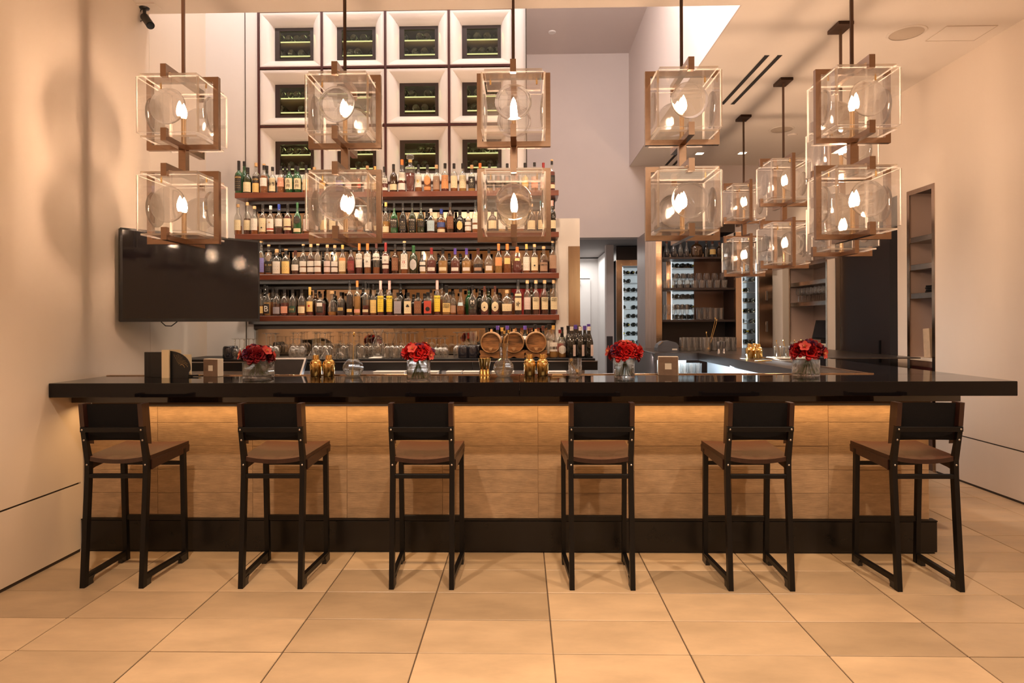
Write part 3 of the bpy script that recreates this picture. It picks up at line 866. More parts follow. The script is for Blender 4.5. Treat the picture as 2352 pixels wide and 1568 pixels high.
# outlines: (radius / half width, height / height) below the cap; cap from its foot to 1
SHAPES = {
    'scotch': [(0.86, 0), (1, 0.025), (1, 0.52), (0.96, 0.57), (0.78, 0.64), (0.52, 0.69), (0.36, 0.73), (0.37, 0.78), (0.40, 0.81), (0.34, 0.855), (0.33, 0.90)],
    'tall': [(0.86, 0), (1, 0.02), (1, 0.57), (0.93, 0.615), (0.72, 0.65), (0.44, 0.685), (0.36, 0.72), (0.34, 0.80), (0.33, 0.88)],
    'mac': [(0.80, 0), (0.90, 0.03), (1, 0.57), (0.96, 0.62), (0.74, 0.665), (0.44, 0.70), (0.35, 0.735), (0.33, 0.80), (0.33, 0.87)],
    'round': [(0.84, 0), (1, 0.03), (1, 0.48), (0.98, 0.55), (0.86, 0.63), (0.62, 0.69), (0.42, 0.725), (0.37, 0.76), (0.36, 0.82), (0.34, 0.86)],
    'stag': [(0.70, 0), (0.92, 0.02), (1, 0.08), (1, 0.42), (0.97, 0.50), (0.86, 0.57), (0.62, 0.64), (0.36, 0.70), (0.27, 0.74), (0.26, 0.84), (0.27, 0.87)],
    'square': [(0.95, 0), (1, 0.015), (1, 0.66), (0.97, 0.70), (0.80, 0.73), (0.42, 0.75), (0.34, 0.77), (0.36, 0.84), (0.36, 0.86)],
    'jug': [(0.72, 0), (0.90, 0.03), (1, 0.2), (1, 0.52), (0.94, 0.62), (0.72, 0.70), (0.36, 0.75), (0.26, 0.78), (0.27, 0.86)],
    'onion': [(0.62, 0), (0.86, 0.03), (1, 0.18), (0.98, 0.32), (0.78, 0.46), (0.48, 0.56), (0.36, 0.64), (0.32, 0.78), (0.36, 0.88)],
    'cognac': [(0.55, 0), (0.72, 0.02), (1, 0.16), (0.98, 0.26), (0.72, 0.52), (0.44, 0.68), (0.28, 0.76), (0.26, 0.84)],
    'wine': [(0.88, 0), (1, 0.015), (1, 0.48), (0.90, 0.56), (0.62, 0.66), (0.42, 0.74), (0.38, 0.80), (0.38, 0.90)],
    'bordeaux': [(0.90, 0), (1, 0.015), (1, 0.56), (0.92, 0.625), (0.60, 0.68), (0.42, 0.72), (0.38, 0.80), (0.38, 0.90)],
    'decanter': [(0.62, 0), (0.70, 0.02), (0.98, 0.56), (1, 0.64), (0.90, 0.66), (0.40, 0.70), (0.36, 0.76), (0.36, 0.78)],
}
SECT = {'square': 5.0, 'decanter': 5.0}
DEEP = {'square': 0.75, 'jug': 0.7, 'decanter': 0.8, 'cognac': 0.75, 'stag': 0.85}
LAB = {'cream': (0.78, 0.66, 0.42), 'white': (0.80, 0.74, 0.66), 'yellow': (0.85, 0.62, 0.06), 'gold': (0.78, 0.55, 0.20), 'black': (0.018, 0.015, 0.014), 'orange': (0.76, 0.32, 0.12), 'salmon': (0.80, 0.38, 0.26),
       'blue': (0.05, 0.09, 0.30), 'lightblue': (0.50, 0.66, 0.72), 'tan': (0.42, 0.26, 0.17), 'brown': (0.22, 0.085, 0.04), 'red': (0.52, 0.07, 0.04), 'darkred': (0.25, 0.03, 0.03), 'green': (0.03, 0.07, 0.045), 'grey': (0.36, 0.33, 0.36),
       'silver': (0.55, 0.53, 0.52), 'purple': (0.22, 0.20, 0.50), 'rosewhite': (0.72, 0.58, 0.54), 'palepink': (0.78, 0.62, 0.56)}
INKS = {'k': ink, 'r': redink, 'g': goldink, 'w': whiteink}
def label_sheet(shape, R, Hh, v0, v1, ang, kind='rect'):
    """A paper label that follows the front (-Y) of the bottle."""
    prof = SHAPES[shape]; dp = DEEP.get(shape, 1.0); se = SECT.get(shape, 0)
    def rad(v):
        for (r0, z0), (r1, z1) in zip(prof, prof[1:]):
            if z0 <= v <= z1: return r0 + (r1 - r0) * (v - z0) / max(1e-6, z1 - z0)
        return prof[-1][0]
    g = G(); rows = []
    nv, nu = (6, 8) if kind == 'oval' else (3 if shape in ('mac', 'decanter', 'cognac', 'onion') else 1, 8)
    for j in range(nv + 1):
        v = v0 + (v1 - v0) * j / nv
        k = math.sqrt(max(0.02, 1 - (2 * j / nv - 1) ** 2)) if kind == 'oval' else 1.0
        r = rad(v) * R * 1.012 + 0.0006
        row = []
        for i in range(nu + 1):
            a = math.radians(ang) * k * (2 * i / nu - 1)
            if se: row.append((math.sin(a) / math.sin(math.radians(ang)) * r * 0.84 * k if ang else 0, -r * dp - 0.0005, v * Hh))
            else: row.append((r * math.sin(a), -r * dp * math.cos(a), v * Hh))
        rows.append(row)
    g.sheet(rows)
    return g, rad((v0 + v1) / 2) * R * 1.03 + 0.0009
BOT = {}
def make_bottle(name, shape, w_, h_, glass, liq, level, cap, labels, capfrom=None, ball=False):
    """labels: (v0, v1, colour, angle, text, ink, text height in parts of the label, kind)"""
    key = (name, shape, round(w_, 3), round(h_, 3), glass, liq, level, cap, str(labels))
    if key in BOT: return dup(BOT[key], (0, 0, 0))
    R = w_ / 2; prof = SHAPES[shape]; se = SECT.get(shape, 0); dp = DEEP.get(shape, 1.0)
    t = thing(name, 'x', 'bottle')
    n = 16
    if glass == 'clear':
        G().lathe([(r * R, z * h_) for r, z in prof], (0, 0, 0), n, 0, se, sy=dp, start=PI / n).build('glass_body', glsmat(glass), t, 50)
        if liq != 'none':
            pl = [(r * R * 0.93, max(z, 0.022) * h_) for r, z in prof if z < level]
            r_l = 0
            for (r0, z0), (r1, z1) in zip(prof, prof[1:]):
                if z0 <= level <= z1: r_l = r0 + (r1 - r0) * (level - z0) / (z1 - z0)
            pl += [(r_l * R * 0.93, level * h_)]
            G().lathe(pl, (0, 0, 0), n, 0, se, sy=dp, start=PI / n).build('liquid', liqmat(liq), t, 50)
    else:
        G().lathe([(r * R, z * h_) for r, z in prof], (0, 0, 0), n, 0, se, sy=dp, start=PI / n).build('glass_body', glsmat(glass), t, 50)
    zt = prof[-1][1]; rt_ = prof[-1][0] * R
    if ball:
        gk = G().lathe([(rt_ * 1.05, zt * h_), (rt_ * 1.05, (zt + 0.07) * h_), (0, (zt + 0.07) * h_)], (0, 0, 0), 12); gk.build('collar', capmat('gold'), t, True)
        G().lathe([(rt_ * 0.8, (zt + 0.07) * h_), (rt_ * 2.0, (zt + 0.10) * h_), (rt_ * 2.25, (zt + 0.15) * h_), (rt_ * 1.9, (zt + 0.2) * h_), (0, 1.0 * h_)], (0, 0, 0), 12).build('stopper', clearb, t, 60)
    else:
        cf = capfrom if capfrom else zt - 0.03
        rr = rt_ * 1.14
        if cap.startswith('corkblack'):
            G().lathe([(rr, cf * h_), (rr, 0.945 * h_), (0, 0.945 * h_)], (0, 0, 0), 12).build('neck_foil', capmat('black'), t, True)
            G().lathe([(rr * 1.12, 0.95 * h_), (rr * 1.15, 0.99 * h_), (rr * 1.0, h_), (0, h_)], (0, 0, 0), 12).build('stopper', corkm, t, True)
        elif cap == 'cork':
            G().lathe([(rt_ * 1.3, zt * h_), (rt_ * 1.34, (zt + 0.5 * (1 - zt)) * h_), (rt_ * 1.3, h_ * 0.995), (rt_ * 1.0, h_), (0, h_)], (0, 0, 0), 12).build('stopper', corkm, t, True)
        else:
            G().lathe([(rr, cf * h_), (rr * 1.02, 0.97 * h_), (rr * 1.06, 0.975 * h_), (rr * 1.0, h_), (0, h_)], (0, 0, 0), 12).build('cap', capmat(cap), t, True)
    for L_ in labels:
        v0, v1, c = L_[:3]
        ang = L_[3] if len(L_) > 3 and L_[3] else 62
        kind = L_[7] if len(L_) > 7 else 'rect'
        g, rr = label_sheet(shape, R, h_, v0, v1, ang, kind)
        dark = sum(LAB[c]) < 0.5
        has = len(L_) > 4 and L_[4]
        lo = g.build('label', label_mat(LAB[c], (0.55, 0.42, 0.2) if dark else (0.16, 0.10, 0.07)), t, True)
        if has:
            txt, ik, th = L_[4], L_[5], L_[6]
            vz = L_[8] if len(L_) > 8 else 0.5
            lh = (v1 - v0) * h_
            flat = se or dp < 1
            mw = (2 * rr * math.sin(math.radians(ang)) if flat else 2 * rr * math.radians(ang)) * 0.80
            me = text_mesh(txt, INKS[ik], height=th * lh, R=None if flat else rr, bold=0.012, maxw=mw)
            if me:
                link('lettering', me, lo, (0, (-(rr * dp) - 0.0008) if flat else -0.0004, (v0 + (v1 - v0) * vz) * h_))
    BOT[key] = t
    return t
ORD = ['first', 'second', 'third', 'fourth', 'fifth', 'sixth', 'seventh', 'eighth', 'ninth', 'tenth', 'eleventh', 'twelfth', 'thirteenth', 'fourteenth', 'fifteenth', 'sixteenth', 'seventeenth', 'eighteenth', 'nineteenth', 'twentieth']
ORD += ['twenty-' + o for o in ORD[:9]] + ['thirtieth'] + ['thirty-' + o for o in ORD[:9]]
def stock(shelf, z, base_px, rows, yy=0.085, name='liquor_bottle'):
    y = YB0 + yy
    for i, b in enumerate(rows):
        px, w_, top, shape, glass, liq, level, cap, labels = b[:9]
        x, zt = at(px, top, y)
        k = y / FPX
        up_ = [q for q in SZ if q > z + 0.01]
        h_ = min(zt - z, (min(up_) - 0.050 - z) if up_ else 9)
        o = make_bottle(name, shape, w_ * k * (0.93), h_, glass, liq, level, cap, labels, ball=(shape == 'decanter'), capfrom=b[9] if len(b) > 9 else None)
        o.location = (x, y + random.uniform(-0.012, 0.012) + (b[10] if len(b) > 10 else 0), z + 0.0005)
        gname = {'clear': 'clear', 'green': 'green', 'dark': 'black', 'brownglass': 'brown', 'olive': 'olive'}[glass]
        ln = (labels[0][2] + ' label') if labels else 'no label'
        ln = ln.replace('lightblue', 'light blue').replace('rosewhite', 'pinkish white').replace('palepink', 'pale pink').replace('darkred', 'dark red')
        cn = 'cork stopper' if cap == 'cork' else ('glass stopper' if shape == 'decanter' else cap.replace('corkblack', 'cork topped') + ' cap')
        tag(o, '%s bottle, %s, %s, %s from left on %s shelf' % (gname, ln, cn, ORD[i], shelf), 'bottle', 'bottles on the %s shelf' % shelf)
def L(v0, v1, c, txt=None, ik='k', th=0.3, ang=None, kind='rect', vz=0.5): return (v0, v1, c, ang, txt, ik, th, kind, vz)
TOP = [
 (549, 19, 370, 'tall', 'green', 'none', 0, 'black', [L(.10, .55, 'black', 'JAMESON', 'g', .16, vz=.86)], .70),
 (568.5, 21, 385, 'scotch', 'olive', 'none', 0, 'black', [L(.08, .44, 'cream')], .74),
 (588, 18, 374, 'tall', 'clear', 'amber', .55, 'cork', [L(.36, .56, 'black', 'MIDLETON', 'g', .35), L(.06, .34, 'gold')]),
 (607, 19, 377, 'scotch', 'clear', 'amber', .6, 'corkblack', [L(.25, .52, 'white')], .80),
 (625, 18.5, 383, 'scotch', 'clear', 'dark', .5, 'black', [L(.10, .58, 'cream', '余市', 'k', .3, vz=.55)], .86),
 (645, 18.5, 382, 'scotch', 'clear', 'amber', .55, 'black', [L(.26, .58, 'salmon')], .86),
 (664.6, 19.5, 382, 'round', 'green', 'none', 0, 'black', [L(.16, .55, 'cream', '白\n州', 'k', .72)], .80),
 (683.8, 19.5, 382, 'round', 'green', 'none', 0, 'black', [L(.16, .55, 'cream', '白\n州', 'k', .72)], .80),
 (703, 18, 380, 'tall', 'clear', 'amber', .5, 'black', [L(.12, .50, 'cream')]),
 (722, 18, 384, 'scotch', 'clear', 'pale', .5, 'cork', [L(.14, .50, 'white')]),
 (741, 17, 392, 'tall', 'clear', 'amber', .56, 'black', [L(.20, .45, 'gold')]),
 (760, 18, 380, 'round', 'clear', 'none', .5, 'white', [L(.10, .62, 'silver')]),
 (780, 20, 386, 'tall', 'dark', 'none', 0, 'black', [L(.10, .50, 'purple')]),
 (801, 18, 383, 'scotch', 'clear', 'red', .5, 'black', [L(.15, .50, 'rosewhite')]),
 (822, 20, 385, 'square', 'dark', 'none', 0, 'black', [L(.45, .66, 'black', 'AY', 'w', .5), L(.20, .42, 'red')]),
 (843, 18, 380, 'tall', 'clear', 'amber', .5, 'cork', [L(.15, .50, 'white')]),
 (862, 17, 383, 'scotch', 'clear', 'pale', .55, 'yellow', [L(.12, .45, 'cream')]),
 (882.4, 19.5, 383, 'stag', 'clear', 'red', .42, 'black', [L(.36, .56, 'white', 'JURA', 'k', .4, vz=.25), L(.10, .20, 'white')], .80),
 (903.6, 19, 377, 'scotch', 'brownglass', 'none', 0, 'black', [L(.10, .30, 'cream')], .76),
 (923.6, 19, 367, 'scotch', 'clear', 'red', .40, 'orange', [L(.36, .60, 'white'), L(.08, .28, 'white')], .84),
 (942.3, 25, 354, 'decanter', 'clear', 'red', .50, 'cork', []),
 (961.4, 18, 379, 'round', 'clear', 'amber', .18, 'black', [L(.18, .60, 'white', '❦', 'g', .3)]),
 (982, 18, 379, 'round', 'clear', 'amber', .5, 'black', [L(.26, .60, 'orange', None, 'k', .3, 55, 'oval'), L(.08, .20, 'orange')]),
 (1002.5, 18, 379, 'round', 'clear', 'amber', .5, 'cork', [L(.10, .58, 'tan')]),
 (1022.4, 19, 376, 'round', 'clear', 'red', .55, 'black', [L(.12, .58, 'orange')]),
 (1043, 18, 376, 'round', 'clear', 'amber', .16, 'black', [L(.14, .56, 'cream')]),
 (1062.6, 19, 375, 'round', 'clear', 'pale', .5, 'black', [L(.14, .58, 'cream')]),
 (1083.5, 18.5, 379, 'round', 'clear', 'pale', .18, 'cork', [L(.14, .56, 'black', 'S', 'w', .3, vz=.65)]),
 (1102.6, 18, 375, 'round', 'clear', 'amber', .3, 'orange', [L(.14, .56, 'black')]),
 (1123.8, 18, 376, 'round', 'clear', 'pale', .3, 'black', [L(.14, .56, 'black')]),
 (1144.3, 18, 376, 'round', 'clear', 'amber', .3, 'black', [L(.14, .56, 'black')]),
 (1165, 18, 375, 'round', 'clear', 'pale', .3, 'black', [L(.14, .56, 'black')]),
 (1185, 18, 375, 'round', 'clear', 'pale', .3, 'black', [L(.14, .56, 'black')]),
 (1206, 19, 374, 'round', 'clear', 'pale', .5, 'black', [L(.12, .55, 'gold', None, 'k', .3, 58, 'oval')]),
 (1227.6, 18, 374, 'scotch', 'clear', 'amber', .4, 'black', [L(.12, .50, 'salmon')]),
 (1248, 18, 374, 'scotch', 'clear', 'pale', .4, 'red', [L(.12, .50, 'palepink')], .82),
 (1267.5, 15.5, 366, 'tall', 'clear', 'red', .62, 'corkblack', [L(.28, .50, 'black'), L(.10, .22, 'cream')], .84),
]
SECOND = [
 (548, 18, 469.5, 'scotch', 'clear', 'amber', .3, 'cork', [L(.15, .48, 'cream')]),
 (567, 18, 464, 'scotch', 'clear', 'brown', .5, 'cork', [L(.15, .45, 'cream')]),
 (585.5, 19, 474, 'scotch', 'clear', 'amber', .3, 'cork', [L(.16, .56, 'white')]),
 (604, 19, 470, 'scotch', 'clear', 'amber', .4, 'black', [L(.10, .54, 'cream', '●', 'k', .12, vz=.3)], .86),
 (622.4, 19, 473, 'scotch', 'clear', 'amber', .3, 'white', [L(.12, .54, 'white', '●', 'g', .12, vz=.7), L(.16, .22, 'red', None, 'k', .3, 63)]),
 (641, 19, 469.5, 'scotch', 'clear', 'brown', .22, 'blue', [L(.27, .52, 'white')], .80),
 (661, 20, 469.5, 'scotch', 'clear', 'red', .6, 'black', [L(.28, .53, 'cream'), L(.15, .23, 'cream')], .78),
 (684, 19.5, 466, 'stag', 'green', 'none', 0, 'green', [L(.32, .58, 'black', None, 'k', .3, 58, 'oval'), L(.08, .19, 'cream')]),
 (704, 19, 468, 'scotch', 'clear', 'amber', .4, 'black', [L(.12, .50, 'palepink')]),
 (724, 18, 472, 'round', 'clear', 'amber', .5, 'brown', [L(.15, .45, 'rosewhite')]),
 (744, 18, 474, 'scotch', 'clear', 'amber', .45, 'cork', [L(.15, .5, 'gold')]),
 (764, 18, 470, 'tall', 'clear', 'brown', .5, 'black', [L(.15, .5, 'cream')]),
 (785, 19, 472, 'scotch', 'clear', 'amber', .4, 'brown', [L(.15, .5, 'white')]),
 (806, 18, 475, 'round', 'clear', 'red', .5, 'black', [L(.15, .5, 'rosewhite')]),
 (827, 18, 470, 'scotch', 'clear', 'amber', .5, 'white', [L(.15, .5, 'tan')]),
 (847, 18, 472, 'scotch', 'dark', 'none', 0, 'black', [L(.12, .42, 'white')]),
 (867, 17, 470, 'scotch', 'clear', 'brown', .5, 'yellow', [L(.12, .45, 'cream')]),
 (886, 17.5, 464.7, 'scotch', 'clear', 'pale', .4, 'yellow', [L(.06, .24, 'cream')]),
 (905.5, 19, 467.5, 'stag', 'green', 'none', 0, 'black', [L(.20, .50, 'black', 'Ardbeg', 'w', .22, vz=.75)]),
 (926, 18.5, 467, 'stag', 'dark', 'none', 0, 'black', [L(.10, .50, 'black', '●', 'w', .10, vz=.7)]),
 (947, 19, 467, 'stag', 'olive', 'none', 0, 'black', [L(.10, .50, 'black', 'Ardbeg', 'w', .18, vz=.85)]),
 (967, 18.5, 467, 'stag', 'olive', 'none', 0, 'black', [L(.22, .52, 'black', 'Ardbeg', 'g', .22, vz=.75)]),
 (990, 19.5, 480, 'scotch', 'clear', 'brown', .4, 'white', [L(.10, .52, 'lightblue')]),
 (1013.4, 21, 480, 'scotch', 'clear', 'amber', .55, 'blue', [L(.26, .45, 'blue'), L(.06, .18, 'cream')], .80),
 (1034, 18, 466, 'round', 'brownglass', 'none', 0, 'black', [L(.15, .55, 'brown')], .86),
 (1056, 21, 482, 'round', 'dark', 'none', 0, 'black', [L(.15, .52, 'gold', None, 'k', .3, 40, 'oval')], .82),
 (1075, 17, 482, 'scotch', 'clear', 'amber', .35, 'black', [L(.34, .48, 'white'), L(.12, .30, 'white')]),
 (1092, 16, 462, 'scotch', 'clear', 'amber', .4, 'black', [L(.32, .44, 'white'), L(.13, .26, 'white')], .80),
 (1110, 19, 472, 'tall', 'clear', 'amber', .45, 'turquoise', [L(.12, .45, 'white')]),
 (1131, 22, 478, 'round', 'brownglass', 'none', 0, 'black', [L(.18, .50, 'cream')]),
 (1153, 19, 474, 'scotch', 'clear', 'pale', .3, 'cork', [L(.15, .5, 'white')]),
 (1174, 19, 470, 'scotch', 'clear', 'pale', .4, 'black', [L(.15, .5, 'cream')]),
 (1196, 20, 472, 'scotch', 'clear', 'amber', .4, 'cork', [L(.15, .5, 'white')]),
 (1220, 21, 468, 'scotch', 'brownglass', 'none', 0, 'cork', [L(.12, .42, 'cream')]),
 (1244, 20, 461, 'scotch', 'brownglass', 'none', 0, 'turquoise', [L(.12, .40, 'cream')], .78),
 (1268, 19, 461, 'scotch', 'dark', 'none', 0, 'pink', [L(.13, .38, 'cream')], .82),
]
THIRD = [
 (600, 18, 553, 'scotch', 'clear', 'amber', .35, 'corkblack', [L(.08, .50, 'purple')]),
 (616.3, 19, 561.7, 'scotch', 'clear', 'amber', .45, 'corkblack', [L(.08, .45, 'black'), L(.30, .36, 'gold', None, 'k', .3, 64)], .84),
 (635.4, 21, 572, 'round', 'clear', 'amber', .3, 'cork', [L(.05, .52, 'white')]),
 (657, 21, 572, 'round', 'clear', 'amber', .3, 'corkblack', [L(.05, .52, 'gold')], .80),
 (677.5, 19, 575, 'round', 'clear', 'brown', .35, 'brown', [L(.18, .42, 'white')], .82),
 (696, 18, 560.4, 'scotch', 'clear', 'amber', .35, 'corkblack', [L(.28, .44, 'white'), L(.09, .24, 'white')], .82),
 (714, 18, 560.4, 'scotch', 'clear', 'brown', .52, 'cork', [L(.28, .44, 'white'), L(.09, .24, 'white')]),
 (731, 18, 560, 'scotch', 'clear', 'amber', .35, 'corkblack', [L(.28, .44, 'white'), L(.09, .24, 'white')], .82),
 (751.7, 17.5, 562, 'scotch', 'clear', 'amber', .30, 'cork', [L(.28, .45, 'rosewhite'), L(.09, .25, 'rosewhite')]),
 (769, 18, 563, 'scotch', 'clear', 'brown', .35, 'cork', [L(.28, .44, 'white'), L(.09, .24, 'white')]),
 (787.4, 18, 563, 'scotch', 'clear', 'pale', .5, 'yellow', [L(.10, .46, 'cream'), L(.46, .56, 'orange')]),
 (807, 18, 566, 'scotch', 'clear', 'red', .62, 'black', [L(.14, .48, 'darkred')]),
 (825, 18.5, 557, 'mac', 'clear', 'red', .58, 'orange', [L(.22, .64, 'white', 'MACALLAN', 'k', .12, vz=.66)], .76),
 (844.8, 18.5, 557, 'mac', 'clear', 'amber', .5, 'orange', [L(.22, .64, 'white', '18', 'k', .14, vz=.42)], .76),
 (864.5, 18.5, 556, 'mac', 'clear', 'amber', .22, 'brown', [L(.44, .64, 'white', 'MACALLAN', 'k', .24, vz=.4)], .80),
 (885.6, 18.5, 557, 'mac', 'clear', 'red', .66, 'red', [L(.34, .58, 'white', '25', 'k', .2, vz=.4), L(.18, .29, 'white')], .72),
 (907.7, 18, 561.7, 'tall', 'brownglass', 'none', 0, 'black', [L(.12, .55, 'brown')]),
 (929, 19, 554, 'tall', 'clear', 'amber', .2, 'corkblack', [L(.15, .60, 'white', '15', 'r', .17, vz=.46)], .82),
 (949.7, 21, 564, 'round', 'olive', 'none', 0, 'green', [L(.14, .52, 'silver', None, 'k', .3, 50, 'oval')], .74),
 (970.8, 15.5, 578, 'scotch', 'clear', 'pale', .28, 'white', [L(.40, .54, 'white'), L(.12, .33, 'white')]),
 (990.8, 24, 569, 'stag', 'clear', 'red', .52, 'red', [L(.12, .25, 'white', '12', 'r', .3, 45, vz=.35)], .76),
 (1017.3, 24, 569, 'stag', 'clear', 'pale', .50, 'black', [L(.12, .25, 'cream', None, 'k', .3, 45)], .76),
 (1045, 24, 570, 'stag', 'clear', 'red', .52, 'purple', [L(.12, .25, 'white', None, 'k', .3, 45)], .76),
 (1071, 24, 570, 'stag', 'clear', 'pale', .50, 'purple', [L(.12, .25, 'white', None, 'k', .3, 45)], .76),
 (1097.7, 24, 570, 'stag', 'clear', 'dark', .38, 'brown', [L(.12, .24, 'tan', None, 'k', .3, 45)], .76),
 (1123, 23, 570, 'stag', 'clear', 'pale', .30, 'black', [L(.12, .30, 'white', None, 'k', .3, 40)], .80),
 (1145.3, 18, 560.4, 'scotch', 'clear', 'pale', .35, 'orange', [L(.26, .54, 'orange')], .78),
 (1165, 21, 560, 'round', 'clear', 'amber', .58, 'orange', [L(.32, .52, 'gold', None, 'k', .3, 40)], .80),
 (1188, 25, 567, 'cognac', 'clear', 'red', .66, 'orange', [L(.48, .58, 'gold', None, 'k', .3, 40)], .80),
 (1209, 18, 561, 'scotch', 'clear', 'amber', .14, 'yellow', [L(.10, .56, 'white')], .84),
 (1227.5, 18, 561, 'scotch', 'clear', 'amber', .12, 'cork', [L(.10, .55, 'cream', '●', 'k', .13, vz=.36)]),
 (1248.6, 20, 566, 'scotch', 'clear', 'brown', .5, 'cork', [L(.08, .40, 'tan', 'HAMILTON', 'k', .2, vz=.72)]),
 (1269.6, 19, 554, 'scotch', 'clear', 'red', .5, 'corkblack', [L(.15, .56, 'tan')], .82),
]
LOW = [
 (598, 17, 664, 'round', 'clear', 'brown', .4, 'black', [L(.10, .36, 'gold')]),
 (613.7, 17.5, 656.7, 'stag', 'clear', 'pale', .45, 'black', [L(.08, .40, 'black', 'B', 'w', .6, 45)], .74),
 (635.4, 18.5, 663.7, 'round', 'clear', 'brown', .45, 'black', [L(.08, .33, 'grey')]),
 (653, 19, 663, 'round', 'clear', 'red', .48, 'black', [L(.10, .35, 'salmon')]),
 (673, 18.5, 663, 'round', 'clear', 'brown', .35, 'black', [L(.12, .36, 'green', 'Bird', 'g', .3)]),
 (693.5, 18.5, 663, 'round', 'clear', 'amber', .38, 'black', [L(.10, .34, 'cream')]),
 (710.8, 17, 659, 'tall', 'clear', 'red', .4, 'yellow', [L(.14, .50, 'gold', '●', 'r', .2, vz=.56)], .72),
 (735, 26, 674, 'jug', 'clear', 'red', .55, 'black', [L(.14, .64, 'black', None, 'k', .3, 38), L(.42, .58, 'white', None, 'k', .3, 30)]),
 (762, 23, 668, 'onion', 'clear', 'pale', .16, 'cork', []),
 (783.5, 19, 671, 'jug', 'clear', 'dark', .45, 'black', [L(.22, .34, 'gold', 'STAGG', 'k', .6, 40)], .84),
 (804, 16, 645, 'tall', 'clear', 'dark', .6, 'black', [L(.10, .19, 'gold', None, 'k', .3, 50)], .86),
 (821, 16.5, 644.6, 'tall', 'clear', 'pale', .55, 'orange', [L(.08, .18, 'salmon', None, 'k', .3, 58)], .82),
 (840, 17, 648, 'tall', 'clear', 'red', .30, 'black', [L(.10, .18, 'cream', None, 'k', .3, 52)], .82),
 (857.5, 17, 653.5, 'stag', 'clear', 'amber', .3, 'black', [L(.08, .50, 'gold')], .82),
 (874.7, 15.5, 644.6, 'bordeaux', 'clear', 'red', .5, 'pink', [L(.10, .56, 'yellow', 'TAYLOR', 'k', .12, 68, vz=.85)], .74),
 (894.5, 15.5, 644.6, 'bordeaux', 'clear', 'red', .5, 'pink', [L(.10, .56, 'yellow', 'TAYLOR', 'k', .12, 68, vz=.85)], .74),
 (914.7, 20, 672, 'square', 'clear', 'dark', .40, 'black', [L(.08, .62, 'grey')], .84),
 (937.6, 20, 672, 'square', 'clear', 'amber', .36, 'black', [L(.08, .62, 'cream', '♣', 'k', .28, vz=.6)], .84),
 (960, 20, 672, 'square', 'clear', 'dark', .62, 'black', [L(.08, .62, 'brown')], .84),
 (983, 21, 671, 'square', 'clear', 'dark', .5, 'black', [L(.08, .62, 'red', '●', 'k', .35, vz=.35)], .84),
 (1004, 15.5, 643.6, 'bordeaux', 'clear', 'red', .5, 'pink', [L(.10, .56, 'yellow', 'TAYLOR', 'k', .12, 68, vz=.85)], .74),
 (1025.6, 20, 655, 'round', 'clear', 'pale', .3, 'black', [L(.10, .40, 'gold', 'HUDSON\nWHISKEY', 'k', .45, vz=.68)], .70),
 (1041, 15, 668, 'scotch', 'clear', 'amber', .4, 'black', [L(.10, .40, 'tan')]),
 (1058, 20, 661, 'onion', 'clear', 'amber', .35, 'black', [L(.34, .46, 'lightblue', None, 'k', .3, 40)]),
 (1085.6, 21, 655, 'stag', 'clear', 'dark', .20, 'black', [L(.24, .62, 'black', 'M', 'w', .35, 50, 'oval')], .84),
 (1112.8, 20, 657, 'stag', 'clear', 'red', .35, 'brown', [L(.12, .46, 'cream', '●', 'k', .16, 55, 'oval', .42)], .80),
 (1137, 20, 657, 'stag', 'clear', 'red', .35, 'brown', [L(.12, .46, 'cream', '●', 'k', .16, 55, 'oval', .42)], .80),
 (1164.4, 26, 666, 'jug', 'clear', 'brown', .14, 'cork', [L(.15, .44, 'cream')]),
 (1190, 17.5, 643, 'bordeaux', 'clear', 'dark', .14, 'black', [L(.13, .48, 'cream', '✽', 'k', .4), L(.54, .60, 'cream')], .82),
 (1211, 17.5, 643, 'bordeaux', 'clear', 'dark', .13, 'cork', [L(.15, .50, 'rosewhite')]),
 (1230.7, 17.5, 643, 'bordeaux', 'clear', 'brown', .18, 'cork', [L(.15, .50, 'cream', 'HIGH\nWEST', 'k', .30, vz=.80)]),
 (1251, 17.5, 643, 'bordeaux', 'clear', 'brown', .56, 'cork', [L(.15, .50, 'cream', 'HIGH\nWEST', 'k', .30, vz=.80)]),
 (1272, 17.5, 643, 'bordeaux', 'clear', 'red', .14, 'cork', [L(.15, .50, 'cream', 'HIGH\nWEST', 'k', .30, vz=.80)]),
]
stock('top', SZ[0], 438, TOP)
stock('second', SZ[1], 535, SECOND)
stock('third', SZ[2], 629, THIRD)
stock('lowest', SZ[3], 722, LOW)
# the row behind, of which caps and shoulders show between the front bottles
BACK = {0: [(561, 371, 'green'), (613, 381, 'dark'), (679, 381, 'green'), (655, 384, 'dark')],
        1: [(1040, 484, 'dark'), (980, 484, 'dark'), (895, 482, 'clear')],
        2: [(606, 577, 'dark'), (627, 575, 'dark'), (643, 564, 'dark'), (742, 577, 'dark'), (839, 578, 'dark'), (857, 574, 'dark'), (876, 574, 'dark'), (893, 573, 'dark'), (1008, 585, 'dark'), (1032, 585, 'dark'), (1058, 585, 'dark')],
        3: [(627, 662, 'clear'), (609, 654, 'dark'), (725, 665, 'brownglass'), (768, 668, 'dark'), (834, 651, 'dark'), (847, 648, 'clear'), (867, 654, 'dark'), (884, 661, 'dark'), (920, 650, 'dark'), (950, 676, 'dark'), (975, 674, 'dark'), (990, 665, 'clear'), (1015, 652, 'clear'),
            (1034, 670, 'clear'), (1077, 659, 'green'), (1102, 662, 'dark'), (1122, 660, 'olive'), (1147, 672, 'brownglass'), (1176, 672, 'clear'), (1221, 650, 'brownglass'), (1260, 660, 'dark')]}
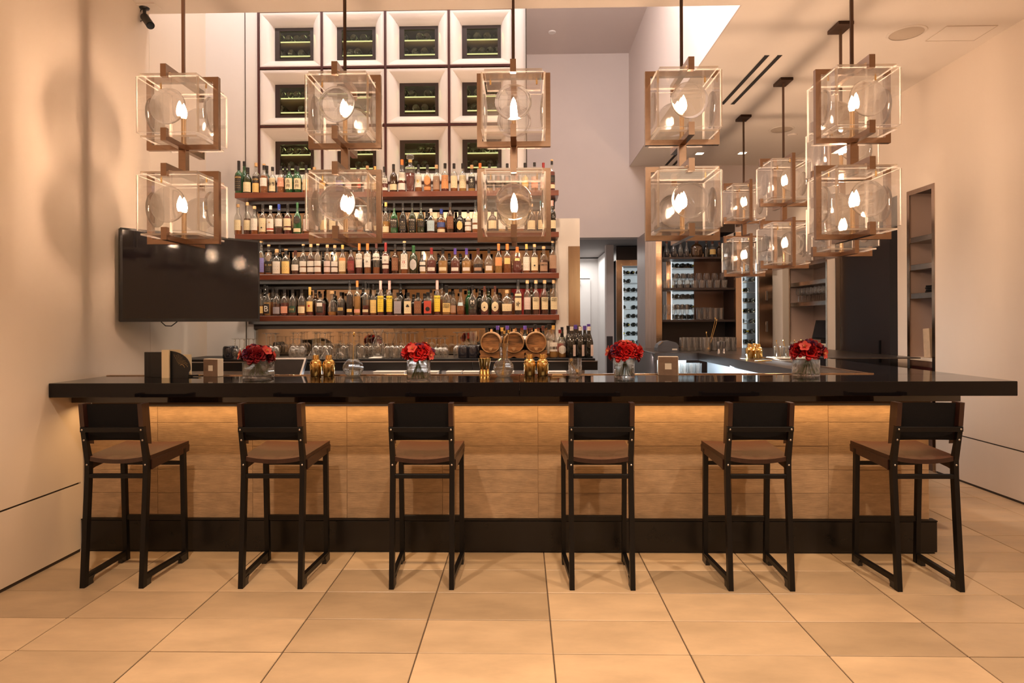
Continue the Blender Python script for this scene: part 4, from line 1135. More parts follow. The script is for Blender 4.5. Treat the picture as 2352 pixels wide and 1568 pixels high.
for s_, lst in BACK.items():
    y = YB0 + 0.185
    for i, (px, top_, gl_) in enumerate(lst):
        x, zt = at(px, top_, y)
        o = make_bottle('liquor_bottle', 'scotch', 0.068, min(zt, (SZ[s_ - 1] - 0.076) if s_ else 9) - SZ[s_], gl_, 'amber', .5, 'black', [])
        o.location = (x, y, SZ[s_] + 0.0005)
        tag(o, 'unlabelled %s bottle half hidden behind the front row, %s such on the %s shelf' % ({'dark': 'black', 'clear': 'clear', 'green': 'green', 'olive': 'olive', 'brownglass': 'brown'}[gl_], ORD[i], sn[s_]), 'bottle', 'back row bottles on the %s shelf' % sn[s_])

# ------------------------------------------------------------------ back bar under the shelves
YBB = 5.06
ZBB = at(950, 824, YBB)[1]
XBB = at(1373, 840, YBB)[0]
bb = thing('back_bar_counter', 'long black back bar counter under the bottle shelves', 'counter', (-0.9, YBB, ZBB))
XBL = XL + 0.02
bpart('worktop', G().box(XBL, XBB - 0.02, YBB, YW - 0.055, ZBB - 0.022, ZBB, 0.002), blackm, False, bb)
zb2 = at(950, 851, YBB)[1]
for a_, b_ in ((XBL, -1.47), (-1.468, -0.4), (-0.398, XBB)):
    bpart('front_panel', G().box(a_, b_, YBB + 0.004, YBB + 0.03, zb2, ZBB - 0.024, 0.002), kickm, False, bb)
bpart('edge_trim', G().box(XBL, XBB, YBB - 0.002, YBB + 0.006, ZBB - 0.026, ZBB - 0.018), steelm, False, bb)
bpart('steel_body', G().box(XBL, XBB - 0.1, YBB + 0.05, YW - 0.055, 0.0, zb2 - 0.001), steelm, False, bb)
bpart('speed_rail', G().box(-2.4, XBB - 0.1, YBB - 0.16, YBB + 0.05, 1.0, 1.035, 0.004), steelm, False, bb)
tubm = mat('white_plastic_tub', (0.75, 0.72, 0.68), 0.5)
for i, (p0, p1) in enumerate(((984, 1006), (1026, 1060), (1064, 1100), (860, 930), (1130, 1180), (1260, 1300))):
    x0, z_ = at(p0, 854, YBB - 0.1); x1, _ = at(p1, 854, YBB - 0.1)
    g = G().box(x0, x1, YBB - 0.14, YBB - 0.02, 1.036, z_, 0.003).box(x0 - 0.003, x1 + 0.003, YBB - 0.143, YBB - 0.017, z_, z_ + 0.006, 0.002)
    tag(g.build('garnish_tub', tubm), 'white lidded garnish tub on the steel rail, %s from the till' % ORD[[3, 1, 2, 0, 4, 5].index(i) if False else (1, 2, 3, 0, 4, 5)[i]], 'tub', 'tubs on the speed rail')

# stemware standing upside down on the back bar
def make_stem(bowl, hb, hs, foot, name='wine_glass', flute=False, up=False):
    def f():
        t = thing(name, 'x', 'glass')
        bw = [(bowl * 0.78, 0), (bowl * 0.92, hb * 0.3), (bowl, hb * 0.55), (bowl * 0.85, hb * 0.8), (bowl * 0.4, hb * 0.96), (0.005, hb)]
        if flute == 'coupe': bw = [(bowl, 0), (bowl * 0.97, hb * 0.2), (bowl * 0.75, hb * 0.6), (bowl * 0.3, hb * 0.93), (0.005, hb)]
        if flute == 'martini': bw = [(bowl, 0), (bowl * 0.5, hb * 0.5), (0.005, hb)]
        g1 = G().lathe([(r, z) for r, z in bw], (0, 0, 0), 14)
        g1.f = g1.f[:14 * (len(bw) - 1)]
        g2 = G().lathe([(0.005, hb), (0.0038, hb + hs * 0.15), (0.0038, hb + hs * 0.85), (0.008, hb + hs * 0.97)], (0, 0, 0), 8)
        g3 = G().lathe([(0.006, hb + hs * 0.97), (foot, hb + hs), (foot, hb + hs + 0.0025), (0, hb + hs + 0.0035)], (0, 0, 0), 14)
        if up:
            T = hb + hs + 0.0035
            for g in (g1, g2, g3):
                g.v = [(x, y, T - z) for x, y, z in g.v]; g.f = [q[::-1] for q in g.f]
        g1.build('bowl', clear, t, True); g2.build('stem', clear, t, True); g3.build('foot', clear, t, 50)
        return t
    return Proto(f)
def make_tumbler(r, h, name='tumbler', m=None, taper=0.92, base=0.012):
    def f():
        t = thing(name, 'x', 'glass')
        g = G().lathe([(r * taper, base), (r, h), (r - 0.0018, h), ((r - 0.0018) * taper, base)], (0, 0, 0), 16)
        g.f = g.f[:48]
        g.build('side', m or clear, t, 50)
        G().lathe([(r * taper * 0.94, 0), (r * taper, 0.002), (r * taper, base)], (0, 0, 0), 16).build('thick_base', m or thin_glass('thick_glass', (0.88, 0.86, 0.82), 0.18, 0.7, 1.3), t, 50)
        return t
    return Proto(f)
tallwine = make_stem(0.036, 0.10, 0.105, 0.034)
smallwine = make_stem(0.033, 0.085, 0.075, 0.031)
coupe = make_stem(0.047, 0.055, 0.085, 0.034, 'coupe_glass', 'coupe')
martini = make_stem(0.052, 0.075, 0.085, 0.036, 'martini_glass', 'martini')
gl_lab = {'a': 'tall stemmed glass upside down on the back bar', 'b': 'short stemmed glass upside down on the back bar', 'c': 'coupe glass upside down on the back bar', 'd': 'martini glass upside down on the back bar'}
def sstem(kind, px, yy, ztop=None):
    P_ = {'a': tallwine, 'b': smallwine, 'c': coupe, 'd': martini}[kind]
    x, _ = at(px, 820, yy)
    P_.put((x, yy, ZBB + 0.0005), random.uniform(0, 3), gl_lab[kind].replace(' on the back bar', '').replace(' upside down', ' upturned') + ' ' + ztop, 'upturned stemware on the back bar')
zones = [('b', 540, 590, 21, (5.16, 5.25, 5.35), 'behind the first bouquet'), ('a', 612, 640, 21, (5.22, 5.31, 5.40), 'right of the first bouquet'), ('b', 672, 700, 20, (5.16, 5.25), 'just above the till screen'), ('a', 674, 702, 21, (5.37, 5.46), 'behind the till screen'),
         ('d', 718, 754, 31, (5.19,), 'behind the left gold shakers'), ('a', 726, 764, 21, (5.33, 5.42, 5.51), 'beyond the left gold shakers'), ('c', 782, 786, 28, (5.22, 5.33), 'left of the first flask neck'), ('a', 790, 866, 21, (5.45, 5.54), 'beyond the first flask'), ('c', 818, 844, 28, (5.30,), 'right of the first flask neck'),
         ('a', 890, 956, 21, (5.23, 5.32, 5.41), 'left of the second bouquet'), ('b', 982, 1022, 20, (5.19, 5.28, 5.40), 'right of the second bouquet'), ('a', 1050, 1072, 21, (5.24, 5.33, 5.42), 'beside the smoked tumblers')]
for kd, a_, b_, st_, rows_, wh_ in zones:
    for j, yy in enumerate(rows_):
        px = a_ + (j % 2) * st_ * .5
        i_ = 0
        while px <= b_ + 1:
            sstem(kd, px, yy, wh_ + ', ' + ('front', 'second', 'third')[j] + ' row, ' + ORD[i_] + ' along')
            px += st_; i_ += 1
rocks = make_tumbler(0.036, 0.085, 'rocks_glass')
for i, px in enumerate((766, 787, 808, 829, 886, 907, 928)):
    x, _ = at(px, 820, 5.14)
    rocks.put((x, 5.135, ZBB + 0.0005), 0, 'clear rocks glass at the front of the back bar, %s' % ('left of the round flask', 'just behind the round flask', 'in line with the round flask', 'right of the round flask', 'left of the second bouquet', 'behind the second bouquet', 'in line with the second bouquet')[i], 'rocks glasses on the back bar')
# carafe vase of clear glass
def make_carafe():
    t = thing('glass_carafe', 'x', 'carafe')
    G().lathe([(0.05, 0), (0.06, 0.02), (0.058, 0.10), (0.032, 0.16), (0.03, 0.19), (0.048, 0.235)], (0, 0, 0), 16).build('glass_body', clear, t, 60)
    return t
x, _ = at(869, 820, 5.3)
Proto(make_carafe).put((x, 5.3, ZBB + 0.0005), 0, 'tall flared clear carafe among the stemware')
tray = G().box(at(850, 820, 5.16)[0], at(880, 820, 5.16)[0], 5.11, 5.27, ZBB + 0.0005, ZBB + 0.008, 0.002).build('service_tray', tubm)
tray.location.z = 0
tag(tray, 'white folded bar cloth on the back bar beside the carafe', 'cloth'); tray.name = 'bar_cloth'
# smoked glass tumblers
smoke = mat('smoked_black_glass', (0.018, 0.018, 0.026), 0.08, spec=0.8)
def make_smoked(r, h):
    def f():
        t = thing('smoked_tumbler', 'x', 'tumbler')
        G().lathe([(r * 0.93, 0), (r, 0.01), (r, h * 0.75), (r * 0.9, h * 0.93), (r * 0.7, h), (0, h)], (0, 0, 0), 16).build('glass_body', smoke, t, 50)
        G().lathe([(r * 1.005, h * 0.1), (r * 1.005, h * 0.13)], (0, 0, 0), 16).build('band', smoke, t, 50)
        return t
    return Proto(f)
sm1 = make_smoked(0.042, 0.105)
for i, (px, yy) in enumerate(((524, 5.15), (535, 5.24), (1064, 5.15), (1086, 5.15), (1098, 5.23))):
    x, _ = at(px, 820, yy)
    sm1.put((x, yy, ZBB + 0.0005), 0, 'smoked black tumbler upside down, %s' % ('at the left end of the back bar', 'second from the left end', 'beside the stemware left of the barrels', 'under the clear tumbler by the barrels', 'touching the left barrel')[i], 'smoked tumblers on the back bar')
x, _ = at(1087, 780, 5.15)
Proto(make_carafe)
tt = make_tumbler(0.031, 0.11, 'tumbler').put((x, 5.15, ZBB + 0.107), 0, 'clear tumbler stacked on a smoked tumbler left of the barrels')

# little oak barrels with taps
oak = mat('charred_oak', (0.27, 0.12, 0.04), 0.5, var=0.85, vscale=9, stretch=(0.7, 1, 4))
oakr = mat('oak_stave', (0.42, 0.235, 0.10), 0.5, var=0.3, vscale=8, stretch=(1, 0.4, 1))
def make_barrel():
    t = thing('oak_barrel', 'x', 'barrel')
    R, Lh = 0.089, 0.26; cz = 0.125
    ns = 18
    for k in range(ns):
        g = G(); rows = []
        for (yy, rr) in ((0, 0.93), (0.03, 0.965), (0.09, 0.995), (0.13, 1.0), (0.17, 0.995), (0.23, 0.965), (0.26, 0.93)):
            row = []
            for q, ro in ((0.02, 1), (0.5, 1.004), (0.98, 1)):
                a = 2 * PI * (k + q) / ns
                row.append((R * rr * ro * math.cos(a), yy, cz + R * rr * ro * math.sin(a)))
            rows.append(row)
        g.sheet(rows); g.uv = {}
        a0, a1 = 2 * PI * (k + .02) / ns, 2 * PI * (k + .98) / ns
        ri = R * 0.865
        g.add([(R * .93 * math.cos(a0), 0, cz + R * .93 * math.sin(a0)), (R * .93 * math.cos(a1), 0, cz + R * .93 * math.sin(a1)), (ri * math.cos(a1), 0, cz + ri * math.sin(a1)), (ri * math.cos(a0), 0, cz + ri * math.sin(a0)), (ri * math.cos(a1), 0.02, cz + ri * math.sin(a1)), (ri * math.cos(a0), 0.02, cz + ri * math.sin(a0))], [(0, 3, 2, 1), (3, 5, 4, 2)])
        g.build('stave', oakr, t)
    hd = G().lathe([(R * 0.88, 0), (R * 0.88, 0.003), (R * 0.80, 0.003), (R * 0.785, 0.0), (0, 0)], (0, 0, 0), 28)
    hd.v = [(x, 0.016 - z, y + cz) for x, y, z in hd.v]
    hd.build('head', oak, t)
    sp = G().lathe([(0.008, 0), (0.008, 0.02), (0.012, 0.022), (0.012, 0.034), (0, 0.036)], (0, 0, 0), 10)
    sp.v = [(x, 0.012 - z, y + cz - 0.052) for x, y, z in sp.v]
    s_ = sp.build('tap', oakr, t, 50)
    G().box(-0.018, 0.018, -0.016, -0.010, cz - 0.045, cz - 0.038).build('tap_handle', oakr, s_)
    G().lathe([(0.011, cz + R - 0.006), (0.0095, cz + R + 0.02), (0, cz + R + 0.02)], (0, 0.13, 0), 10).build('bung', corkm, t, True)
    # stand: two shaped end boards and a rail
    for yy in (0.02, 0.20):
        pl = [(-0.085, 0.0), (-0.03, 0.0), (0, 0.012), (0.03, 0.0), (0.085, 0.0), (0.092, 0.016), (0.082, 0.03), (0.092, 0.05), (0.086, 0.066), (0.06, 0.06), (0.03, 0.043), (0, 0.038), (-0.03, 0.043), (-0.06, 0.06), (-0.086, 0.066), (-0.092, 0.05), (-0.082, 0.03), (-0.092, 0.016)]
        G().prism(pl, yy - 0.008, yy + 0.008).build('stand_board', oak, t)
    G().box(-0.012, 0.012, 0.029, 0.191, 0.012, 0.034).build('stand_rail', oak, t)
    return t
barrel = Proto(make_barrel)
for i, px in enumerate((1127, 1180, 1231.5)):
    x, _ = at(px, 785, 5.12)
    barrel.put((x, 5.11, ZBB + 0.0005), 0, 'small charred oak barrel with tap on a stand, %s' % ('leftmost of three', 'middle one of three', 'right of the other two')[i], 'oak barrels on the back bar')
# bottles behind and beside the barrels
blist = [(1118, 750, 'wine', 'dark', 'black', [], 5.46), (1131, 750, 'wine', 'dark', 'black', [], 5.47), (1143, 748, 'wine', 'dark', 'purple', [L(.55, .66, 'white')], 5.44), (1153, 752, 'bordeaux', 'brownglass', 'yellow', [], 5.45),
         (1165, 748, 'wine', 'dark', 'purple', [L(.55, .66, 'white')], 5.44), (1177, 753, 'wine', 'dark', 'black', [], 5.46), (1191, 753, 'wine', 'dark', 'black', [], 5.45), (1206, 748, 'wine', 'dark', 'purple', [L(.55, .66, 'white')], 5.44),
         (1217, 754, 'bordeaux', 'brownglass', 'brown', [], 5.46), (1229, 745, 'scotch', 'dark', 'black', [], 5.45), (1247, 748, 'round', 'dark', 'brown', [L(.2, .5, 'black')], 5.45),
         (1261, 744, 'round', 'clear', 'black', [L(.12, .5, 'white')], 5.25), (1271, 747, 'scotch', 'clear', 'yellow', [L(.35, .48, 'white'), L(.2, .26, 'white')], 5.16), (1286, 757, 'scotch', 'clear', 'red', [L(.2, .5, 'red')], 5.3), (1291, 751, 'scotch', 'olive', 'black', [L(.25, .5, 'white')], 5.46), (1291, 765, 'round', 'clear', 'black', [L(.15, .5, 'white', None, 'k', .3, 60, 'oval')], 5.2)]
for i, (px, tp, shp, gl_, cp, lb, yy) in enumerate(blist):
    x, zt = at(px, tp, yy)
    o = make_bottle('liquor_bottle', shp, 0.064 if shp in ('wine', 'bordeaux') else 0.068, zt - ZBB, gl_, 'pale' if gl_ == 'clear' else 'none', .25, cp, lb)
    o.location = (x, yy, ZBB + 0.0005)
    tag(o, '%s bottle with %s top %s on the back bar, %s along' % ({'dark': 'black', 'clear': 'clear', 'olive': 'olive', 'brownglass': 'brown'}[gl_], cp, 'behind the barrels' if px < 1255 else 'right of the barrels', ORD[i]), 'bottle', 'bottles around the barrels')
wl = [(1313, 750, 5.14, 'white', 25), (1333, 750, 5.14, 'white', 25), (1353, 750, 5.14, 'white', 25), (1305, 748, 5.24, 'black', 20), (1322, 746, 5.25, 'purple', 20), (1343, 748, 5.24, 'purple', 20), (1352, 744, 5.34, 'purple', 20), (1331, 748, 5.35, 'black', 20)]
for i, (px, tp, yy, cp, dg) in enumerate(wl):
    x, zt = at(px, tp, yy)
    o = make_bottle('wine_bottle', 'wine', 0.066, zt - ZBB, 'dark', 'none', 0, cp, [L(.06, .42, 'rosewhite', None, 'k', .3, 34)])
    o.location = (x, yy, ZBB + 0.0005); o.rotation_euler = (0, 0, math.radians(50))
    tag(o, 'black wine bottle with %s top on the back bar end, %s' % (cp, ('front left', 'front middle', 'front right', 'second row outer', 'second row middle', 'second row right', 'last row right', 'last row left')[i]), 'bottle', 'wine bottles at the back bar end')

# ------------------------------------------------------------------ things on the bar counter
def flower_parts(t, rx, ry, rz, cz, seed, dark):
    R_ = random.Random(seed)
    reds = [mat('petal_red', (0.50, 0.010, 0.012), 0.5), mat('petal_scarlet', (0.58, 0.014, 0.014), 0.5), mat('petal_crimson', (0.20, 0.004, 0.010), 0.55)]
    coral, plum = mat('petal_coral', (0.60, 0.065, 0.05), 0.5), mat('petal_plum', (0.10, 0.012, 0.055), 0.6)
    gold_ = mat('petal_edge', (0.75, 0.35, 0.16), 0.6)
    def petal(g, base, dirv, up, ln, wd, curl, m=0):
        d = Vector(dirv).normalized(); u = Vector(up); u = (u - d * u.dot(d)).normalized(); s = d.cross(u)
        rows = []
        for j, v in enumerate((0, 0.35, 0.7, 1.0)):
            c = Vector(base) + d * (ln * v) + u * (curl * v * v * ln)
            ww = wd * (0.35, 0.95, 1.0, 0.45)[j]
            rows.append([tuple(c - s * ww + u * ww * 0.35), tuple(c + u * 0.0), tuple(c + s * ww + u * ww * 0.35)])
        g.sheet(rows, m)
    def frame(n):
        n = n.normalized(); a = Vector((0, 0, 1)) if abs(n.z) < 0.9 else Vector((1, 0, 0))
        u = (a - n * a.dot(n)).normalized(); return n, u, n.cross(u)
    def rose(c, n, r, m):
        n, u, s = frame(n); g = G()
        for k, (cnt, tilt, ln, wd) in enumerate(((3, 0.10, .55, .27), (4, 0.30, .66, .34), (5, 0.55, .76, .40), (5, 0.82, .80, .44), (6, 1.1, .78, .42))):
            for q in range(cnt):
                a = 2 * PI * (q + k * 0.43) / cnt
                rad = u * math.cos(a) + s * math.sin(a)
                d = n * math.cos(tilt) + rad * math.sin(tilt)
                petal(g, c - n * r * .45 + rad * r * .12 * k, d, n * 0.6 - rad * 0.8 if k > 1 else -rad, ln * r * 1.15, wd * r, -0.12 if k > 1 else 0.22)
        g.uv = {}
        g.build('rose', m, t, True)
    def ruffle(c, n, r, m):
        n, u, s = frame(n); g = G()
        for q in range(26):
            a = q * 2.39996; tl = 1.35 * math.sqrt((q + .5) / 26)
            rad = u * math.cos(a) + s * math.sin(a)
            d = n * math.cos(tl) + rad * math.sin(tl)
            petal(g, c - n * r * .4, d, rad * .4 + n, r * 1.15, r * .26, 0.12 * R_.choice((-1, 1)))
        g.uv = {}
        g.build('ruffled_bloom', m, t, True)
    def orchid(c, n, r):
        n, u, s = frame(n); g = G()
        for q in range(5):
            a = 2 * PI * q / 5 + PI / 2
            rad = u * math.sin(a) + s * math.cos(a)
            petal(g, c, rad + n * 0.25, n, r * 1.05, r * .42, 0.15)
        g.uv = {}
        o = g.build('orchid', coral, t, True)
        h = G()
        for q in range(3):
            a = 2 * PI * q / 3 - PI / 2
            rad = u * math.sin(a) + s * math.cos(a)
            petal(h, c + n * r * .1, rad * .8 + n, n - rad, r * .5, r * .22, 0.3)
        h.uv = {}
        h.build('orchid_lip', gold_, o, True)
    pts = []
    N_ = 21
    for i in range(N_):
        z = 1 - (i + 0.5) / N_ * 1.15
        a = i * 2.39996 + seed
        rr = math.sqrt(max(0, 1 - z * z))
        pts.append(Vector((rr * math.cos(a), rr * math.sin(a), z)))
    for i, p in enumerate(pts):
        c = Vector((p.x * rx * .78, p.y * ry * .78, cz + p.z * rz * .74)); n = Vector((p.x, p.y, p.z + 0.1))
        r = rx * R_.uniform(.34, .39)
        k = (i * 7 + seed) % 11
        if k in (0, 5): orchid(c + n * r * .22, n, r * .85)
        elif k in (3, 9): ruffle(c, n, r * .95, plum)
        elif k == 7: ruffle(c, n, r, reds[0] if not dark else reds[2])
        else: rose(c, n, r, reds[R_.choice((0, 0, 1, 2)) if not dark else R_.choice((0, 2, 2, 1))])
stemm = mat('flower_stem', (0.13, 0.20, 0.05), 0.6)
def bouquet(px, pyb, round_, wpx, rimpy, fx0, fx1, fy0, fy1, seed, dark, where):
    # depth from where the vase foot stands on the counter
    r_ = _fw + CR * ((px - PX0) / FPX) + CU * ((PY0 - pyb) / FPX)
    s_ = (ZT - EYE) / r_.z
    y = min(max((r_ * s_).y, YC0 + 0.02), YC1 - 0.05)
    k = y / FPX
    w_ = wpx * k; y += w_ / 2
    x, zr = at(px, rimpy, y)
    h_ = zr - ZT
    v = thing('flower_vase', 'low %s glass vase with water, %s' % ('round' if round_ else 'square', where), 'vase', (x, y, ZT + 0.0005), 0, 'glass vases on the bar')
    thick = MATS['thick_glass']
    R = w_ / 2
    se_ = 0 if round_ else 9.0
    q_ = 1.0 if round_ else 1.0
    n_ = 28 if round_ else 40
    G().lathe([(0, 0), (R * .95, 0), (R, 0.004), (R, h_ - 0.002), (R - 0.002, h_), (R - 0.0045, h_ - 0.002), (R - 0.0045, 0.020), (R - 0.010, 0.016), (0, 0.016)], (0, 0, 0), n_, 0, se_, start=PI / n_).build('glass_body', vaseglass, v, 50)
    G().lathe([(0, 0.0165), (R - 0.012, 0.0168), (R - 0.005, 0.021), (R - 0.005, h_ * 0.6), (0, h_ * 0.6)], (0, 0, 0), n_, 0, se_, start=PI / n_).build('water', vasewater, v, 50)
    fx, fzt = at((fx0 + fx1) / 2, fy0, y); _, fzb = at(fx0, fy1, y)
    rx = (fx1 - fx0) * k / 2; rz = (fzt - fzb) / 2
    b = thing('bouquet', 'domed bunch of red roses, orchids and plum blooms, %s' % where, 'flowers', (x, y, ZT + 0.02), 0, 'bouquets on the bar')
    R_ = random.Random(seed)
    flower_parts(b, rx, rx * .85, rz, (fzt + fzb) / 2 - ZT - 0.02, seed, dark)
    zc_ = (fzt + fzb) / 2 - ZT - 0.02
    for q in range(13):
        a = 2 * PI * q / 13 + .2
        bx, by = math.cos(a) * R * .62, math.sin(a) * R * .62
        G().tube([(bx, by, 0.0), (-bx * .08 + 0.002 * q / 13, -by * .08, zc_ - rz * .55), (-bx * .5, -by * .5, zc_)], 0.0024, 5, caps=False).build('stalk', stemm, b, True)
    for o in b.children: o.location.x += fx - x
bouquet(594, 870, False, 58, 832, 549, 632, 792, 842, 3, True, 'left end of the bar')
bouquet(962, 877, False, 50, 826, 919, 1001, 786, 838, 8, False, 'at the middle of the bar')
bouquet(1434, 869, True, 47, 823, 1392, 1478, 785, 836, 5, False, 'right of the mixing glass')
bouquet(1851, 865.5, True, 60, 825, 1812, 1897, 781, 834, 14, False, 'near the corner of the return')

def counter_y(px, pyb):
    r_ = _fw + CR * ((px - PX0) / FPX) + CU * ((PY0 - pyb) / FPX)
    return min((r_ * ((ZT - EYE) / r_.z)).y, YC1 - 0.045)
# cobbler shakers
def make_shaker():
    t = thing('cocktail_shaker', 'x', 'cocktail shaker')
    R = 0.040
    G().lathe([(R * .86, 0), (R * .9, 0.004), (R, 0.066), (R * 1.0, 0.074)], (0, 0, 0), 20).build('tin', goldm, t, 50)
    G().lathe([(R * 1.07, 0.074), (R * 1.07, 0.080), (R * .97, 0.083), (R * .95, 0.092), (R * .86, 0.102), (R * .58, 0.111), (R * .52, 0.113)], (0, 0, 0), 20).build('strainer_top', goldm, t, 25)
    G().lathe([(R * .54, 0.1135), (R * .57, 0.116), (R * .50, 0.140), (R * .44, 0.143), (0, 0.1435)], (0, 0, 0), 16).build('cap', goldm, t, 25)
    return t
shaker = Proto(make_shaker)
for i, (px, yy, nm) in enumerate(((725.5, 4.22, 'left one of the pair by the till'), (755.5, 4.215, 'right one of the pair by the till'), (1216.5, 4.22, 'left one of the pair before the barrels'), (1246.5, 4.215, 'right one of the pair before the barrels'))):
    x, _ = at(px, 850, yy)
    shaker.put((x, yy, ZT + 0.0005), i * .7, 'polished gold cobbler shaker, %s' % nm, 'gold shakers on the bar')
# hourglass jiggers
def make_jigger(h=0.118, r=0.021, m=None):
    def f():
        t = thing('jigger', 'x', 'jigger')
        g = G().lathe([(r * .78, 0.0), (r * .42, h * .36), (r * .36, h * .38)], (0, 0, 0), 16); g.f = g.f[:32]
        g.build('small_cup', m or goldm, t, 60)
        g = G().lathe([(r * .36, h * .38), (r * .45, h * .42), (r * 1.0, h), (r * .94, h), (r * .3, h * .45), (0, h * .45)], (0, 0, 0), 16)
        g.build('large_cup', m or goldm, t, 60)
        return t
    return Proto(f)
jg = make_jigger()
for i, (px, yy) in enumerate(((1106, 4.205), (1120.5, 4.22), (1113, 4.165))):
    x, _ = at(px, 850, yy)
    jg.put((x, yy, ZT + 0.0005), 0, 'gold hourglass jigger left of the round flask, %s of three' % ('left', 'right', 'front')[i], 'gold jiggers on the bar')
# round faceted flasks with bar spoons
def make_flask(neckr, neckh):
    def f():
        t = thing('mixing_flask', 'x', 'flask')
        o_ = [(0.040, 0), (0.052, 0.012), (0.067, 0.040), (0.070, 0.055), (0.066, 0.078), (0.048, 0.102), (neckr * .92, 0.118), (neckr, 0.118 + neckh * .5), (neckr * 1.12, 0.118 + neckh)]
        in_ = [(r - 0.0028, max(z, 0.006)) for r, z in o_][::-1]
        g = G().lathe([(0, 0)] + o_ + in_ + [(0, 0.006)], (0, 0, 0), 11)
        g.build('glass_body', vaseglass, t)
        G().lathe([(0, 0.0065), (0.036, 0.007), (0.048, 0.013), (0.063, 0.040), (0.0655, 0.05), (0, 0.05)], (0, 0, 0), 11).build('water', vasewater, t)
        return t
    return Proto(f)
f1 = make_flask(0.028, 0.085); f2 = make_flask(0.030, 0.10)
x, _ = at(811, 850, 4.19); f1.put((x, 4.195, ZT + 0.0005), 0, 'round faceted glass flask with bar spoon, right of the till'); X1 = x
x, _ = at(1157, 850, 4.19); f2.put((x, 4.195, ZT + 0.0005), .3, 'round faceted glass flask half filled, right of the gold jiggers'); X2 = x
def spoon(a, b, lab, grp):
    t = thing('bar_spoon', lab, 'spoon', a, 0, grp)
    d = Vector(b) - Vector(a)
    n = 16
    G().tube([d * (i / n) for i in range(n + 1)], [0.0022 + 0.0004 * (i % 2) for i in range(n + 1)], 6).build('handle', goldm, t, True)
    g = G().lathe([(0, -0.006), (0.008, 0.0), (0.010, 0.010), (0.006, 0.022), (0.002, 0.028)], (0, 0, 0), 8, sy=0.5); g.build('bowl', goldm, t, True)
    g = G().lathe([(0.002, 0), (0.006, 0.008), (0.0075, 0.022), (0.005, 0.030), (0, 0.032)], tuple(d), 8); g.build('finial', goldm, t, True)
    return t
spoon((X1 - 0.004, 4.19, ZT + 0.012), (X1 + 0.006, 4.195, ZT + 0.265), 'gold bar spoon upright in the round flask by the till', 'bar spoons')
spoon((X2 - 0.004, 4.19, ZT + 0.012), (X2 + 0.004, 4.19, ZT + 0.27), 'gold bar spoon upright in the half filled flask', 'bar spoons')
spoon((X2 - 0.006, 4.20, ZT + 0.012), (X2 + 0.032, 4.205, ZT + 0.275), 'gold bar spoon leaning right in the half filled flask', 'bar spoons')
# cut mixing glass with a strainer, and a twist of peel
def make_mixing():
    t = thing('mixing_glass', 'x', 'glass')
    R = 0.044
    G().lathe([(0, 0), (R * .9, 0), (R * .94, 0.003), (R, 0.118), (R - 0.003, 0.118), (R * .93 - 0.003, 0.014), (0, 0.012)], (0, 0, 0), 24).build('side', vaseglass, t, 50)
    for sgn in (-1, 1):
        for q in range(12):
            a0 = 2 * PI * q / 12
            pts = []
            for j in range(5):
                z = 0.02 + 0.055 * j / 4; a = a0 + sgn * 2 * PI / 12 * 1.5 * j / 4
                rr = R * (.945 + .06 * z / .118) + 0.0003
                pts.append((rr * math.cos(a), rr * math.sin(a), z))
            G().tube(pts, 0.0009, 4).build('cut_line', paneedge, t)
    return t
x, _ = at(1321, 850, 4.19)
Proto(make_mixing).put((x, 4.19, ZT + 0.0005), 0, 'cut crystal mixing glass holding a gold strainer'); X3 = x
spoon((X3 + 0.014, 4.19, ZT + 0.020), (X3 - 0.024, 4.185, ZT + 0.085), 'short gold julep strainer handle inside the cut mixing glass', 'bar spoons')
x, _ = at(1280, 857, 4.20)
t = thing('wooden_tongs', 'small wooden tongs lying beside the cut mixing glass', 'tongs', (x, 4.20, ZT + 0.0005))
G().box(-0.036, 0.036, -0.008, 0.004, 0.0, 0.006, 0.002).build('arm', corkm, t)
G().box(-0.033, 0.033, -0.006, 0.006, 0.0065, 0.012, 0.002).build('arm', corkm, t)
# candle blocks: brown faced cubes with a square opening
blockm = mat('brown_stone_face', (0.20, 0.125, 0.085), 0.5, var=0.2, vscale=14)
ivory = mat('ivory_block', (0.78, 0.68, 0.56), 0.5)
def make_block():
    t = thing('candle_block', 'x', 'candle holder')
    w_, h_ = 0.062, 0.122
    o_ = 0.022; c = 0.062
    for a, b, e, f in ((-w_, w_, 0, c - o_), (-w_, w_, c + o_, h_), (-w_, -o_, c - o_, c + o_), (o_, w_, c - o_, c + o_)):
        G().box(a, b, -0.004, 0.0, e, f).build('face_plate', blockm, t)
    G().box(-w_ - 0.003, w_ + 0.003, 0.0, 0.05, 0, h_ + 0.003, 0.002).build('body', ivory, t)
    return t
blk = Proto(make_block)
for i, (px, py, rz, sc) in enumerate(((484, 861, -18, .95), (1535, 857, -8, 1.0))):
    yy = 4.21
    x, _ = at(px, py, yy)
    blk.put((x, yy, ZT + 0.0005), math.radians(rz), 'brown faced ivory block with square opening, %s' % ('right of the menus', 'left of the lit ice well')[i], 'candle blocks on the bar', (sc, 1, sc))
